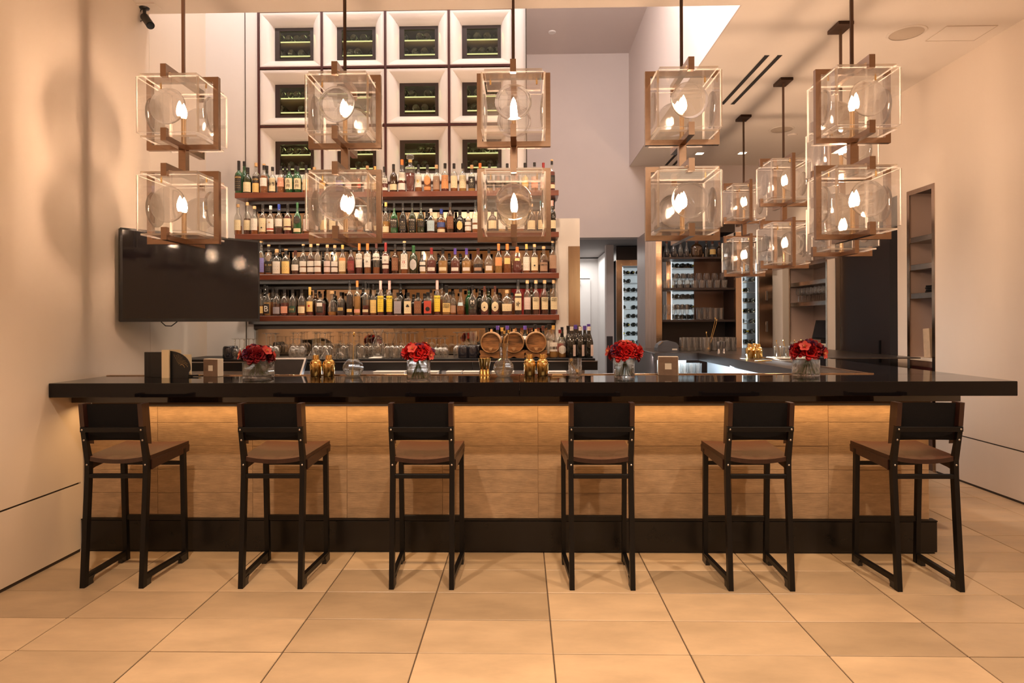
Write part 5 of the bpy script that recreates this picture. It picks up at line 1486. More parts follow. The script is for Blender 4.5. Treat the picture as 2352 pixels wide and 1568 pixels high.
# menus in a fan shaped holder
def make_folio():
    t = thing('menu_folio', 'x', 'menu')
    for y_ in (0.0, 0.008):
        G().box(-0.062, 0.062, y_, y_ + 0.003, 0, 0.166, 0.001).build('cover', plasticm, t)
    G().box(-0.060, 0.060, 0.0032, 0.0078, 0.002, 0.164).build('pages', ivory, t)
    return t
fol = Proto(make_folio)
xf, _ = at(329, 850, 4.2)
for i in range(3):
    fol.put((xf + 0.062 + 0.036 * i, 4.215 - 0.022 * i, ZT + 0.0005), 0.05, 'black menu folio standing on the bar, %s' % ('rearmost of three', 'middle one of three', 'foremost of three')[i], 'black menu folios')
def paper(px0, px1, py, yy, lab, rz=0.0):
    x0, z1 = at(px0, py, yy); x1, _ = at(px1, py, yy)
    t = thing('menu_sheets', lab, 'menu', ((x0 + x1) / 2, yy, ZT + 0.0005), rz)
    hw = (x1 - x0) / 2
    for j in range(4):
        G().box(-hw, hw, j * 0.0035, j * 0.0035 + 0.003, 0, z1 - ZT - j * 0.001).build('sheet', mat('cream_paper', (0.78, 0.62, 0.40), 0.7, rnd=0.08), t)
    return t
paper(371, 388, 803.5, 4.10, 'narrow stack of cream menu sheets beside the black folios')
paper(384, 414, 803, 4.225, 'tall cream menu card standing behind the fan holder')
paper(416, 438, 814, 4.245, 'short cream card behind the fan holder')
xq, zq = at(386, 805.5, 4.13)
hq = zq - ZT
t = thing('menu_holder', 'black fan shaped menu holder with gold dots in an arc pattern', 'menu holder', (xq, 4.13, ZT + 0.0005))
wq = 0.150
pl = [(0, 0), (wq * .90, 0), (wq * .93, hq * .20), (wq, hq * .30), (wq, hq * .38)] + [(wq * math.sin(a), hq * (.38 + .62 * math.cos(a))) for a in [PI / 2 - PI / 2 * q / 9 for q in range(1, 9)]] + [(wq * .10, hq), (0, hq * .97)]
G().prism(pl, -0.003, 0.003).build('plate', plasticm, t)
dots = G()
n_ = 0
for rr in range(9):
    for q in range(14):
        a = math.radians(-28 + 92 * q / 13)
        rad = 0.034 + rr * 0.0095
        if rr > 3 and 4 < q < 9 and rr < 6: continue
        px_, pz_ = wq * .62 + rad * math.sin(a) * (1 if rr else .6), hq * .30 + rad * math.cos(a)
        if px_ < .02 or pz_ > hq * .86 or px_ > wq * .93 or (px_ / wq) ** 2 + (max(0, pz_ / hq - .38) / .62) ** 2 > .8: continue
        s_ = 0.0012
        dots.add([(px_ - s_, -0.0036, pz_ - s_), (px_ + s_, -0.0036, pz_ - s_), (px_ + s_, -0.0036, pz_ + s_), (px_ - s_, -0.0036, pz_ + s_)], [(0, 1, 2, 3)])
do = dots.build('dot_pattern', goldink, t); do['kind'] = 'stuff'
G().box(0, wq * .9, 0.0035, 0.06, 0, 0.004).build('foot', plasticm, t)
# pen and coaster next to the menus
xs_, _ = at(455, 858, 4.22)
t = thing('check_pen', 'black pen lying between the menus and the candle block', 'pen', (xs_ - 0.03, 4.2, ZT + 0.006))
G().tube([(-0.06, 0, 0), (0.04, 0.01, 0.003)], 0.005, 8).build('barrel', plasticm, t, True)
G().tube([(0.04, 0.01, 0.003), (0.06, 0.012, 0.0035)], [0.005, 0.001], 8).build('tip', goldm, t, True)
# till screen behind the bar
x0, z1 = at(603, 823, 4.62); x1, _ = at(694, 823, 4.62)
cx = (x0 + x1) / 2
t = thing('till_screen', 'grey framed till screen tilted back behind the bar', 'till', (cx, 4.50, 1.0))
hw = (x1 - x0) / 2 + 0.03
P0, P1 = Vector((0, -0.02, 0.06)), Vector((0, 0.13, z1 - 1.0))
dv = (P1 - P0).normalized(); nn = Vector((0, -dv.z, dv.y))
def slabq(a0, a1, b0, b1, d0, d1, m, name, par):
    Ln = (P1 - P0).length
    vs = []
    for dd in (d0, d1):
        for u_, v_ in ((a0, b0), (a1, b0), (a1, b1), (a0, b1)):
            p = P0 + dv * (v_ * Ln) + nn * dd
            vs.append((u_ * hw, p.y, p.z))
    return G().add(vs, [(3, 2, 1, 0), (4, 5, 6, 7), (0, 1, 5, 4), (1, 2, 6, 5), (2, 3, 7, 6), (3, 0, 4, 7)]).build(name, m, par)
silver = mat('silver_plastic', (0.42, 0.38, 0.36), 0.35, metal=0.3)
slabq(-1, 1, 0, 1, -0.03, 0.0, plasticm, 'housing', t)
for a0, a1, b0, b1 in ((-1, 1, .93, 1), (-1, -.93, 0, .93), (.93, 1, 0, .93)): slabq(a0, a1, b0, b1, 0.0, 0.006, silver, 'bezel', t)
slabq(-.92, .92, 0, .92, 0.0, 0.003, screenm, 'screen', t)
G().box(-0.06, 0.06, 0.06, 0.16, -0.02, 0.10).build('stand', plasticm, t)
G().box(-0.14, 0.14, 0.0, 0.22, -0.04, -0.02).build('base', plasticm, t)
tb = thing('till_table', 'steel work table behind the bar carrying the till', 'table', (cx, 4.55, 0.955))
G().box(-0.6, 0.6, -0.22, 0.2, -0.03, 0.0, 0.002).build('table_top', steelm, tb)
for sx in (-.55, .55):
    for sy in (-.18, .16): G().box(sx - .02, sx + .02, sy - .02, sy + .02, -0.955, -0.03).build('leg', steelm, tb)

# ------------------------------------------------------------------ television, security camera, ceiling fittings
xr, ztr = at(595, 553, 5.5)
YTL, YTR = 4.36, 5.13
xl, ztl = at(276, 522, YTL); xr, ztr = at(596, 553, YTR)
_, zbl = at(272, 739, YTL)
ln = math.hypot(xr - xl, YTR - YTL); ang = math.atan2(YTR - YTL, xr - xl)
th_ = ztl - zbl
tv = thing('television', 'large black wall television turned out on its bracket', 'television', (xl, YTL, zbl), ang)
G().box(0, ln, 0.004, 0.045, 0, th_, 0.006).build('housing', plasticm, tv)
bz_ = 0.014
G().box(0, ln, 0, 0.0039, th_ - bz_, th_).build('bezel', plasticm, tv); G().box(0, ln, 0, 0.0039, 0, 0.024).build('bezel', plasticm, tv)
G().box(0, bz_, 0, 0.0039, 0.024, th_ - bz_).build('bezel', plasticm, tv); G().box(ln - bz_, ln, 0, 0.0039, 0.024, th_ - bz_).build('bezel', plasticm, tv)
G().box(bz_, ln - bz_, 0.0015, 0.0039, 0.024, th_ - bz_).build('screen', screenm, tv)
inv = Matrix.Rotation(-ang, 3, 'Z')
wp = inv @ (Vector((XL + 0.045, 5.22, 0)) - Vector((xl, YTL, 0)))
g = G().box(ln * .35, ln * .65, 0.045, 0.07, th_ * .3, th_ * .7)
g.bar((ln * .5, 0.07, th_ * .5), (wp.x, wp.y, th_ * .5), 0.05, 0.06)
g.build('wall_arm', plasticm, tv)
G().tube([(ln * .27, 0.03, 0.0), (ln * .30, 0.03, -0.03), (ln * .34, 0.03, -0.032), (ln * .38, 0.03, 0.0)], 0.004, 6).build('cable', plasticm, tv, True)

yc = 4.70
xc = XL + 0.10
t = thing('security_camera', 'black bullet security camera on a white plate at the ceiling edge', 'camera', (at(338, 40, yc)[0], yc, ZC))
mp_ = G().box(-0.09, 0.09, -0.06, 0.06, -0.006, -0.0005, 0.002); mp_.build('mounting_plate', ceilm, t)
G().lathe([(0.036, -0.007), (0.032, -0.016), (0.016, -0.022)][::-1], (-0.02, 0, 0), 14).build('mount_base', plasticm, t, 50)
G().tube([(-0.02, 0, -0.012), (-0.02, 0, -0.075), (0.0, 0, -0.09)], 0.012, 8).build('neck', plasticm, t, True)
G().tube([(-0.02, 0.0, -0.075), (0.055, -0.05, -0.165)], 0.030, 14).build('body', plasticm, t, 50)
G().tube([(0.05, -0.047, -0.159), (0.058, -0.052, -0.1686)], 0.026, 14).build('lens_ring', screenm, t, 50)
G().tube([(-0.045, 0, -0.018), (-0.06, 0, -0.06), (-0.05, 0, -0.11), (-0.025, 0, -0.09)], 0.003, 6).build('cable', plasticm, t, True)

def ceiling_at(px, py, z=ZC):
    r_ = _fw + CR * ((px - PX0) / FPX) + CU * ((PY0 - py) / FPX)
    s_ = (z - EYE) / r_.z
    return (r_ * s_).x, (r_ * s_).y
def make_speaker():
    t = thing('ceiling_speaker', 'x', 'speaker')
    g = G().lathe([(0.150, -0.0005), (0.148, -0.005), (0.128, -0.006)], (0, 0, 0), 32); g.f = g.f[:64]
    g.build('rim', ceilm, t, 50)
    G().lathe([(0.128, -0.003), (0, -0.003)], (0, 0, 0), 32).build('grille', mat('speaker_cloth', (0.62, 0.52, 0.42), 0.8, bump=.4, bscale=500), t)
    return t
sp = Proto(make_speaker)
for i, (px, py) in enumerate(((2082, 76), (1795, 297))):
    x, y = ceiling_at(px, py)
    sp.put((x, y, ZC), 0, 'round white ceiling speaker, %s' % ('near the access hatch', 'behind the second return pendant')[i], 'ceiling speakers')
x, y = ceiling_at(2225, 76)
t = thing('ceiling_hatch', 'flush square access hatch in the ceiling by the right wall', 'hatch', (3.66, y, ZC))
G().box(-0.20, 0.20, -0.13, 0.13, -0.004, -0.0005).build('panel', ceilm, t)
for a in ((-0.206, -0.202, -0.136, 0.136), (0.202, 0.206, -0.136, 0.136)): G().box(*a, -0.006, -0.0005).build('rim', mat('rim_grey', (0.66, 0.57, 0.49), 0.7), t)  # rim a little darker than the panel
for a in ((-0.202, 0.202, -0.136, -0.132), (-0.202, 0.202, 0.132, 0.136)): G().box(*a, -0.006, -0.0005).build('rim', MATS['rim_grey'], t)
slotm = mat('black_slot', (0.01, 0.008, 0.008), 0.9)
for i, (x, y0_, y1_) in enumerate(((2.21, 5.72, 7.0), (2.325, 5.72, 7.0), (2.21, 9.0, 9.7), (2.325, 9.0, 9.7))):
    t = thing('linear_air_diffuser', 'long black slot diffuser in the ceiling, %s' % ('nearer pair, left slot', 'nearer pair, right slot', 'farther pair, left slot', 'farther pair, right slot')[i], 'air diffuser', (x, (y0_ + y1_) / 2, ZC), 0, 'ceiling slot diffusers')
    hl = (y1_ - y0_) / 2
    G().box(-0.022, 0.022, -hl, hl, -0.003, -0.0005).build('slot', slotm, t)
    G().box(-0.026, -0.022, -hl, hl, -0.005, -0.0005).build('rim', ceilm, t); G().box(0.022, 0.026, -hl, hl, -0.005, -0.0005).build('rim', ceilm, t)
for i, (px, py) in enumerate(((1705, 351), (1607, 352))):
    x, y = ceiling_at(px, py)
    t = thing('square_downlight', 'small square recessed downlight, %s' % ('behind the farthest pendant', 'behind the fourth bar pendant')[i], 'downlight', (x, y, ZC), 0, 'square downlights')
    for a in ((-0.085, 0.085, -0.085, -0.05), (-0.085, 0.085, 0.05, 0.085), (-0.085, -0.05, -0.05, 0.05), (0.05, 0.085, -0.05, 0.05)): G().box(*a, -0.006, -0.0005).build('trim_ring', ceilm, t)
    G().box(-0.05, 0.05, -0.05, 0.05, -0.004, -0.001).build('lamp_face', emitter('downlight_glow', (1.0, 0.85, 0.65), 12), t)
x, y = ceiling_at(1820, 309)
t = thing('smoke_detector', 'small flat round detector on the ceiling beside the far speaker', 'detector', (x, y, ZC))
G().lathe([(0.03, -0.02), (0.055, -0.014), (0.06, -0.0005)], (0, 0, 0), 18).build('body', ceilm, t, True)
G().lathe([(0.065, -0.004), (0.065, -0.0005)], (0, 0, 0), 18).build('base_ring', greym, t, 50)
x, y = ceiling_at(1268, 73, ZH)
t = thing('sprinkler_cover', 'small round sprinkler cover on the raised grey ceiling', 'sprinkler', (x, y, ZH))
G().lathe([(0.05, -0.016), (0.055, -0.010), (0.055, -0.0005)], (0, 0, 0), 20).build('plate', whitem, t, 50)
G().lathe([(0.06, -0.003), (0.06, -0.0005)], (0, 0, 0), 20).build('grey_ring', greym, t, 50)  # thin grey ring round the cover

# ------------------------------------------------------------------ service corner on the right: ledge, cross counter
ZS = ZT - 0.006
sv = thing('service_counter', 'dark steel service ledge behind the return of the bar', 'counter', (1.8, 7.5, ZS))
def vpart(name, g, m): return bpart(name, g, m, False, sv)
vpart('side_top', G().box(2.04, 2.333, 4.45, 8.65, ZS - 0.012, ZS, 0.002), darksteel)
vpart('side_edge', G().box(2.03, 2.04, 4.45, 7.33, ZS - 0.085, ZS, 0.001), darksteel)
vpart('cross_top', G().box(1.53, 2.04, 7.33, 8.65, ZS - 0.012, ZS, 0.002), darksteel)
vpart('cross_top', G().box(2.335, 3.9, 6.26, 8.65, ZS - 0.012, ZS, 0.002), darksteel)
vpart('cross_edge', G().box(1.53, 2.04, 7.32, 7.33, ZS - 0.085, ZS, 0.001), darksteel)
vpart('end_panel', G().box(1.53, 1.56, 7.335, 8.65, 0.0, ZS - 0.013), darkbrown)
wellm = mat('satin_well_steel', (0.72, 0.75, 0.78), 0.4, metal=0.25)
vpart('well_back', G().box(1.56, 2.04, 7.9, 7.93, 0.3, ZS - 0.013), wellm)
vpart('well_side', G().box(2.30, 2.33, 4.45, 7.9, 0.1, ZS - 0.013), wellm)
vpart('well_floor', G().box(1.0, 2.30, 5.0, 7.895, 0.80, 0.83), wellm)
vpart('well_legs', G().box(1.05, 2.25, 5.1, 7.8, 0.0, 0.80), darksteel)
vpart('led_strip', G().box(1.58, 2.02, 7.36, 7.38, ZS - 0.03, ZS - 0.02), emitter('cool_led', (0.78, 0.89, 1.0), 90))
vpart('led_strip', G().box(2.05, 2.07, 5.0, 7.3, ZS - 0.03, ZS - 0.02), MATS['cool_led'])
hb = make_tumbler(0.036, 0.15, 'highball_glass')
for j in range(2):
    for i in range(7):
        hb.put((1.60 + 0.078 * i, 7.45 + 0.09 * j, 0.8305), 0, 'highball glass in the blue-white ice well, %s row, %s from left' % (('front', 'rear')[j], ORD[i]), 'glasses in the lit ice well')
ice = mat('ice', (0.75, 0.82, 0.88), 0.25, bump=1.0, bscale=25)
rows = [[(1.2 + 0.12 * i, 5.2 + 0.2 * j, 0.845 + random.uniform(0, 0.05)) for i in range(8)] for j in range(9)]
g = G(); g.sheet(rows); g.uv = {}
tag(g.build('ice_heap', ice), 'heap of crushed ice in the brightly lit ice well', 'ice', None, 'stuff')

# things on the cross counter
def put_at(P_, px, y, lab, grp, rz=0, z=None):
    x, _ = at(px, 800, y)
    return P_.put((x, y, (ZS if z is None else z) + 0.0005), rz, lab, grp)
xq, zq = at(1533, 780, 7.75)
t = thing('card_printer', 'grey receipt printer at the left end of the cross counter', 'printer', (xq, 7.72, ZS + 0.0005))
g = G().prism([(-0.13, 0), (0.13, 0), (0.13, 0.07), (0.10, 0.105), (0.02, 0.128), (-0.06, 0.12), (-0.11, 0.085), (-0.13, 0.04)], 0, 0.18); g.build('housing', greyplast, t)
G().box(0.05, 0.11, -0.003, 0.0, 0.012, 0.032).build('label', ivory, t)
G().prism([(-0.115, 0.07), (-0.06, 0.115), (-0.07, 0.12), (-0.12, 0.08)], -0.012, 0.0).build('cover_edge', bronze, t)
hb2 = make_tumbler(0.038, 0.165, 'highball_glass')
for i in range(9):
    put_at(hb2, 1568 + i * 14.6, 7.78, 'tall highball glass, front row of the cross counter, %s from left' % ORD[i], 'highballs on the cross counter')
for i in range(8):
    put_at(hb2, 1575 + i * 14.6, 7.9, 'tall highball glass, back row of the cross counter, %s from left' % ORD[i], 'highballs on the cross counter')
put_at(make_tumbler(0.05, 0.17, 'mixing_glass'), 1623, 7.62, 'wide mixing glass with gold spoons on the cross counter', None)
x, _ = at(1628, 800, 7.62)
spoon((x, 7.62, ZS + 0.02), (x + 0.10, 7.63, ZS + 0.36), 'long gold bar spoon leaning right on the cross counter', 'bar spoons')
spoon((x - 0.008, 7.63, ZS + 0.02), (x + 0.085, 7.64, ZS + 0.38), 'second gold bar spoon leaning right on the cross counter', 'bar spoons')
spoon((x + 0.004, 7.61, ZS + 0.02), (x - 0.03, 7.61, ZS + 0.21), 'short gold spoon leaning left on the cross counter', 'bar spoons')
jg2 = make_jigger(0.13, 0.026, steelm)
put_at(jg2, 1651, 7.2, 'steel hourglass jigger on the ledge, left one', 'steel jiggers on the ledge'); put_at(jg2, 1663, 7.24, 'steel hourglass jigger on the ledge, right one', 'steel jiggers on the ledge')
for i, (px, y) in enumerate(((1722, 6.2), (1733, 6.3), (1742, 6.16))):
    x, _ = at(px, 820, y)
    shaker.put((x, y, ZS + 0.0005), i, 'gold cobbler shaker on the service ledge, %s of the cluster' % ('left', 'rear', 'right')[i], 'gold shakers on the service ledge')
clothm = mat('cream_cloth', (0.72, 0.60, 0.45), 0.8)
rk2 = make_tumbler(0.036, 0.105, 'rocks_glass')
cl = G().box(2.375, 2.76, 5.94, 6.20, ZT + 0.0005, ZT + 0.010, 0.004).build('bar_mat', clothm)
tag(cl, 'cream folded bar mat under the glasses with gold stirrers', 'mat')
k_ = 0
for j, y in enumerate((6.0, 6.12)):
    for i in range(4):
        x = 2.425 + i * 0.085 + j * 0.03
        rk2.put((x, y, ZT + 0.0105), 0, 'low glass on the cream mat by the gold stirrers, %s row, %s from left' % (('front', 'rear')[j], ORD[i]), 'stirrer glasses on the service ledge')
        if (i + j) % 2 == 0 or i == 3:
            t = thing('gold_stirrer', 'thin gold stirrer in the %s glass of the %s row on the mat' % (ORD[i], ('front', 'rear')[j]), 'stirrer', (x, y, ZT + 0.0235), 0, 'gold stirrers')
            dx = -0.03
            G().tube([(0.008, 0, 0), (dx, 0, 0.14)], 0.0025, 6).build('rod', goldm, t, True)
            G().lathe([(0.002, 0), (0.006, 0.008), (0.005, 0.016), (0, 0.018)], (dx, 0, 0.138), 8).build('tip', goldm, t, True)
tn = thing('gold_tongs', 'gold ice tongs hanging over the edge of the service ledge', 'tongs', (at(1750, 835, 5.75)[0], 5.70, ZS + 0.004))
G().tube([(-0.07, 0.02, 0), (0.07, 0.0, 0.004)], 0.004, 6).build('arm', goldm, tn, True); G().tube([(-0.07, 0.035, 0), (0.07, 0.045, 0.004)], 0.004, 6).build('arm', goldm, tn, True)

# ------------------------------------------------------------------ glass shelves unit, wine coolers at the back
YU = 8.70
def X_(px, Y=YU): return at(px, 700, Y)[0]
def Z_(py, px=1600, Y=YU): return at(px, py, Y)[1]
ua, ub, uc = X_(1506), X_(1520), X_(1689)
un = thing('glass_display_unit', 'tall dark bar unit with four open shelves of glassware', 'shelving', ((ua + uc) / 2, YU, 0))
def upart(name, g, m, par=un): return bpart(name, g, m, False, par)
upart('post', G().box(ua, ub, YU - 0.02, YU + 0.06, 0, 2.688, 0.002), bronzept)
upart('post', G().box(uc, X_(1703), YU - 0.02, YU + 0.06, 0, 2.688, 0.002), bronzept)
upart('side_panel', G().box(X_(1482, 8.66), ua - 0.002, YU - 0.04, YU + 0.55, 0, 2.688, 0.002), mat('mauve_brushed_steel', (0.30, 0.26, 0.255), 0.4, metal=0.55, var=0.12, vscale=7, stretch=(6, 6, 0.5)))
upart('side_panel', G().box(uc + 0.0, uc + 0.02, YU + 0.062, YU + 0.5, 0, 2.56), darkbrown)
upart('header', G().box(ub + 0.001, uc - 0.001, YU, YU + 0.5, 2.69, 2.84), darkbrown)
upart('lower_back', G().box(ub + 0.001, uc - 0.001, YU + 0.44, YU + 0.46, ZS, Z_(737)), darkbrown)
sh_z = []
for py, thk in ((590, 0.026), (661, 0.028), (734, 0.03)):
    z = Z_(py); sh_z.append(z)
    upart('shelf', G().box(ub + 0.001, uc - 0.001, YU, YU + 0.42, z - thk, z, 0.002), darkbrown)
for a, b in ((ub, X_(1539)), (X_(1617), uc)):
    upart('back_panel', G().box(a + 0.002, b - 0.002, YU + 0.50, YU + 0.52, sh_z[2], sh_z[0]), mat('brown_bronze_panel', (0.20, 0.12, 0.09), 0.38, metal=0.5))
upart('base_cabinet', G().box(ub, uc, YU + 0.1, YU + 0.5, 0, ZS - 0.02), darkbrown)
# decanters and bottles on its top shelf
dl = [(1531, 'onion', 'clear', 15, 553), (1547, 'onion', 'clear', 15, 548), (1563, 'cognac', 'clear', 15, 553), (1577, 'onion', 'clear', 12, 550), (1600, 'jug', 'brownglass', 29, 550), (1622, 'wine', 'dark', 13, 552), (1636, 'round', 'clear', 16, 554), (1652, 'bordeaux', 'brownglass', 13, 556), (1670, 'wine', 'brownglass', 14, 553)]
for i, (px, shp, gl_, wpx, tp) in enumerate(dl):
    x, zt = at(px, tp, YU + .15); k = (YU + .15) / FPX
    o = make_bottle('decanter', shp, wpx * k * .95, zt - sh_z[0], gl_, 'dark', .35, 'brown', [L(.2, .5, 'gold')] if i in (6,) else [])
    o.location = (x, YU + .15, sh_z[0] + .0005)
    tag(o, '%s %s on the glass unit top shelf, %s from left' % ({'clear': 'clear', 'brownglass': 'dark red', 'dark': 'black'}[gl_], {'onion': 'round bellied decanter', 'cognac': 'cognac bottle', 'jug': 'flat round bottle', 'wine': 'wine bottle', 'round': 'whisky bottle', 'bordeaux': 'straight bottle'}[shp], ORD[i]), 'decanter', 'decanters on the glass unit')
upw = make_stem(0.046, 0.125, 0.09, 0.04, 'wine_glass', False, True)
stl = make_tumbler(0.048, 0.11, 'stemless_glass', None, 0.75, 0.006)
for i in range(9):
    put_at(stl, 1528 + i * 17, YU + .07, 'stemless wine glass in front on the glass unit second shelf, %s from left' % ORD[i], 'stemless glasses on the glass unit', 0, sh_z[1])
for i in range(8):
    put_at(upw, 1534 + i * 18, YU + .24, 'upright wine glass behind on the glass unit second shelf, %s from left' % ORD[i], 'wine glasses on the glass unit', 0, sh_z[1])
flt = make_stem(0.028, 0.15, 0.06, 0.03, 'champagne_flute', False, True)
mrt = make_stem(0.046, 0.08, 0.09, 0.036, 'martini_glass', 'martini', True)
for i in range(6):
    put_at(flt, 1527 + i * 10.2, YU + .1, 'champagne flute on the glass unit third shelf, %s from left' % ORD[i], 'flutes on the glass unit', 0, sh_z[2])
for i in range(3):
    put_at(mrt, 1593 + i * 16.5, YU + .12, 'martini glass on the glass unit third shelf, %s from left' % ORD[i], 'martini glasses on the glass unit', 0, sh_z[2])
for i in range(5):
    put_at(hb2, 1606 + i * 12.7, YU + .26, 'highball glass at the end of the glass unit third shelf, %s from left' % ORD[i], 'highballs on the glass unit', 0, sh_z[2])

def make_lying_out():
    t = thing('wine_bottle', 'x', 'wine bottle')
    r = 0.036
    prof = [(0, 0.0), (0.013, 0.0), (0.0135, 0.07), (r * 0.75, 0.10), (r, 0.135), (r, 0.30), (0, 0.30)]
    g = G().lathe(prof[2:], (0, 0, 0), 12)
    g.v = [(vx, vz, vy) for vx, vy, vz in g.v]; g.f = [f[::-1] for f in g.f]
    g.build('glass_body', winebody, t, 50)
    c = G().lathe([(0, 0), (0.0145, 0.0), (0.0148, 0.069)], (0, 0, 0), 10)
    c.v = [(vx, vz, vy) for vx, vy, vz in c.v]; c.f = [f[::-1] for f in c.f]
    c.build('capsule', mat('yellow_foil', (0.75, 0.60, 0.04), 0.35), t, True)
    return t
lying_out = Proto(make_lying_out)
def cooler(name, label, X0, X1, Y, Z0, Z1, rows_, cols, post, door, lab2, grp, steel_x=None, header=None):
    t = thing(name, label, 'wine cooler', ((X0 + X1) / 2, Y, 0))
    hw = (X1 - X0) / 2
    G().box(-hw, hw, 0.50, 0.52, 0, Z1).build('back', mat('lit_cooler_back', (0.75, 0.78, 0.78), 0.6, emit=(0.9, 0.97, 1.0), estr=0.42), t)
    for sx in (-1, 1):
        G().box(sx * hw - 0.01, sx * hw + 0.01, 0.03, 0.50, 0, Z1).build('side', mat('cooler_side', (0.35, 0.35, 0.35), 0.5), t)
        G().box(sx * (hw - 0.02) - 0.006, sx * (hw - 0.02) + 0.006, 0.05, 0.062, Z0, Z1 - 0.02).build('led_strip', emitter('cooler_led', (0.92, 0.97, 1.0), 3.0), t)
    G().box(-hw, hw, 0.03, 0.50, Z1, Z1 + 0.02).build('cooler_roof', darkbrown, t)
    G().box(-hw - door, hw + door, 0, 0.03, Z1, Z1 + door).build('door_rail', bronzept, t)
    G().box(-hw - door, hw + door, 0, 0.03, 0, Z0).build('door_rail', bronzept, t)
    G().box(-hw - door, -hw, 0, 0.03, Z0, Z1).build('door_stile', bronzept, t)
    if post: G().box(hw, hw + post, 0, 0.03, Z0, Z1).build('door_stile', bronzept, t)
    G().box(-hw, hw, 0.012, 0.016, Z0, Z1).build('door_pane', thin_glass('cooler_pane', (0.93, 0.95, 0.95), 0.03, 0.3, 4), t)
    if header: G().box(-hw - door, hw + door + post, 0.0, 0.3, Z1 + door + 0.002, header).build('header', darkbrown, t)
    dz = (Z1 - Z0) / rows_
    for r in range(rows_):
        z = Z0 + dz * r + 0.012
        G().box(-hw + 0.03, hw - 0.03, 0.07, 0.45, z - 0.004, z).build('rack', mat('clear_rack', (0.6, 0.62, 0.62), 0.3, metal=0.6), t)
        G().box(-hw + 0.03, -hw + 0.09, 0.064, 0.069, z - 0.012, z + 0.006).build('shelf_tag', tubm, t)
        for c in range(cols):
            if random.random() < 0.08: continue
            (lying_out if random.random() < 0.16 else lying).put((X0 + 0.049 + c * (X1 - X0 - 0.098) / max(1, cols - 1), Y + 0.09 + random.uniform(0, .03), z + 0.0375), 0, lab2 + ', %s rack up, %s from left' % (ORD[r], ORD[c]), grp)
    return t
c1x0, c1x1 = at(1429, 700, 11.0)[0], at(1500, 700, 11.0)[0]
cooler('wine_cooler', 'tall lit wine cooler with bronze door left of the glass unit', c1x0, c1x1, 11.0, at(1455, 850, 11.0)[1] * 0 + 0.45, at(1455, 610, 11.0)[1], 13, 6, 0.1, 0.10, 'wine bottle in the cooler left of the glass unit', 'bottles in the left wine cooler', header=at(1455, 566, 11.0)[1])
c2x0, c2x1 = at(1704, 700, 9.62)[0], at(1743, 700, 9.62)[0]
t2 = cooler('wine_cooler', 'narrow wine cooler with wide bronze stile right of the glass unit', c2x0, c2x1, 9.62, 0.95, at(1720, 600, 9.62)[1], 9, 3, 0.205, 0.06, 'wine bottle in the cooler right of the glass unit', 'bottles in the right wine cooler', header=2.75)
hw2 = (c2x1 - c2x0) / 2
for z0_, z1_ in ((Z_(690, 1758, 9.62), Z_(668, 1758, 9.62)), (Z_(762, 1758, 9.62), Z_(738, 1758, 9.62))):
    G().box(hw2 + 0.105, hw2 + 0.13, -0.02, -0.0005, z0_, z1_, 0.004).build('door_handle', steelm, t2)
c3x0, c3x1 = X_(1541, 9.3), X_(1617, 9.3)
cooler('wine_cooler', 'lit wine rack seen through the back of the glass unit', c3x0, c3x1, 9.3, Z_(735, 1600, 9.3), Z_(592, 1600, 9.3), 6, 6, 0.06, 0.06, 'wine bottle in the rack behind the glass unit', 'bottles in the rack behind the glass unit')
# pillar beside the corridor and the bronze jamb at the end of the wing wall
structure('wall_pillar', G().box(at(1392, 700, 10.9)[0], at(1409, 700, 10.9)[0], 10.85, 11.05, 0, 2.9), greym)
structure('trim_6', G().box(at(1393, 700, 10.84)[0], at(1407, 700, 10.84)[0], 10.83, 10.848, 0, at(1400, 772, 10.84)[1]), darkbrown)
jx = at(1306, 700, YW - 0.06)[0]
structure('trim_7', G().box(jx, 0.5175, YW - 0.056, YW - 0.0505, 0, at(1320, 567, YW)[1]), bronzept)
# corridor door standing lit, with its closer
t = thing('corridor_door', 'pale corridor door with closer seen beyond the back bar', 'door', (1.1, 12.95, 0))
G().box(-0.19, 0.30, 0, 0.04, 0.005, 2.34).build('leaf', whitem, t)
G().box(-0.10, 0.10, -0.07, -0.0005, 2.22, 2.32).build('door_closer', mat('grey_closer', (0.5, 0.48, 0.45), 0.5), t)
G().box(0.18, 0.20, -0.05, -0.0005, 1.0, 1.2).build('door_handle', steelm, t)

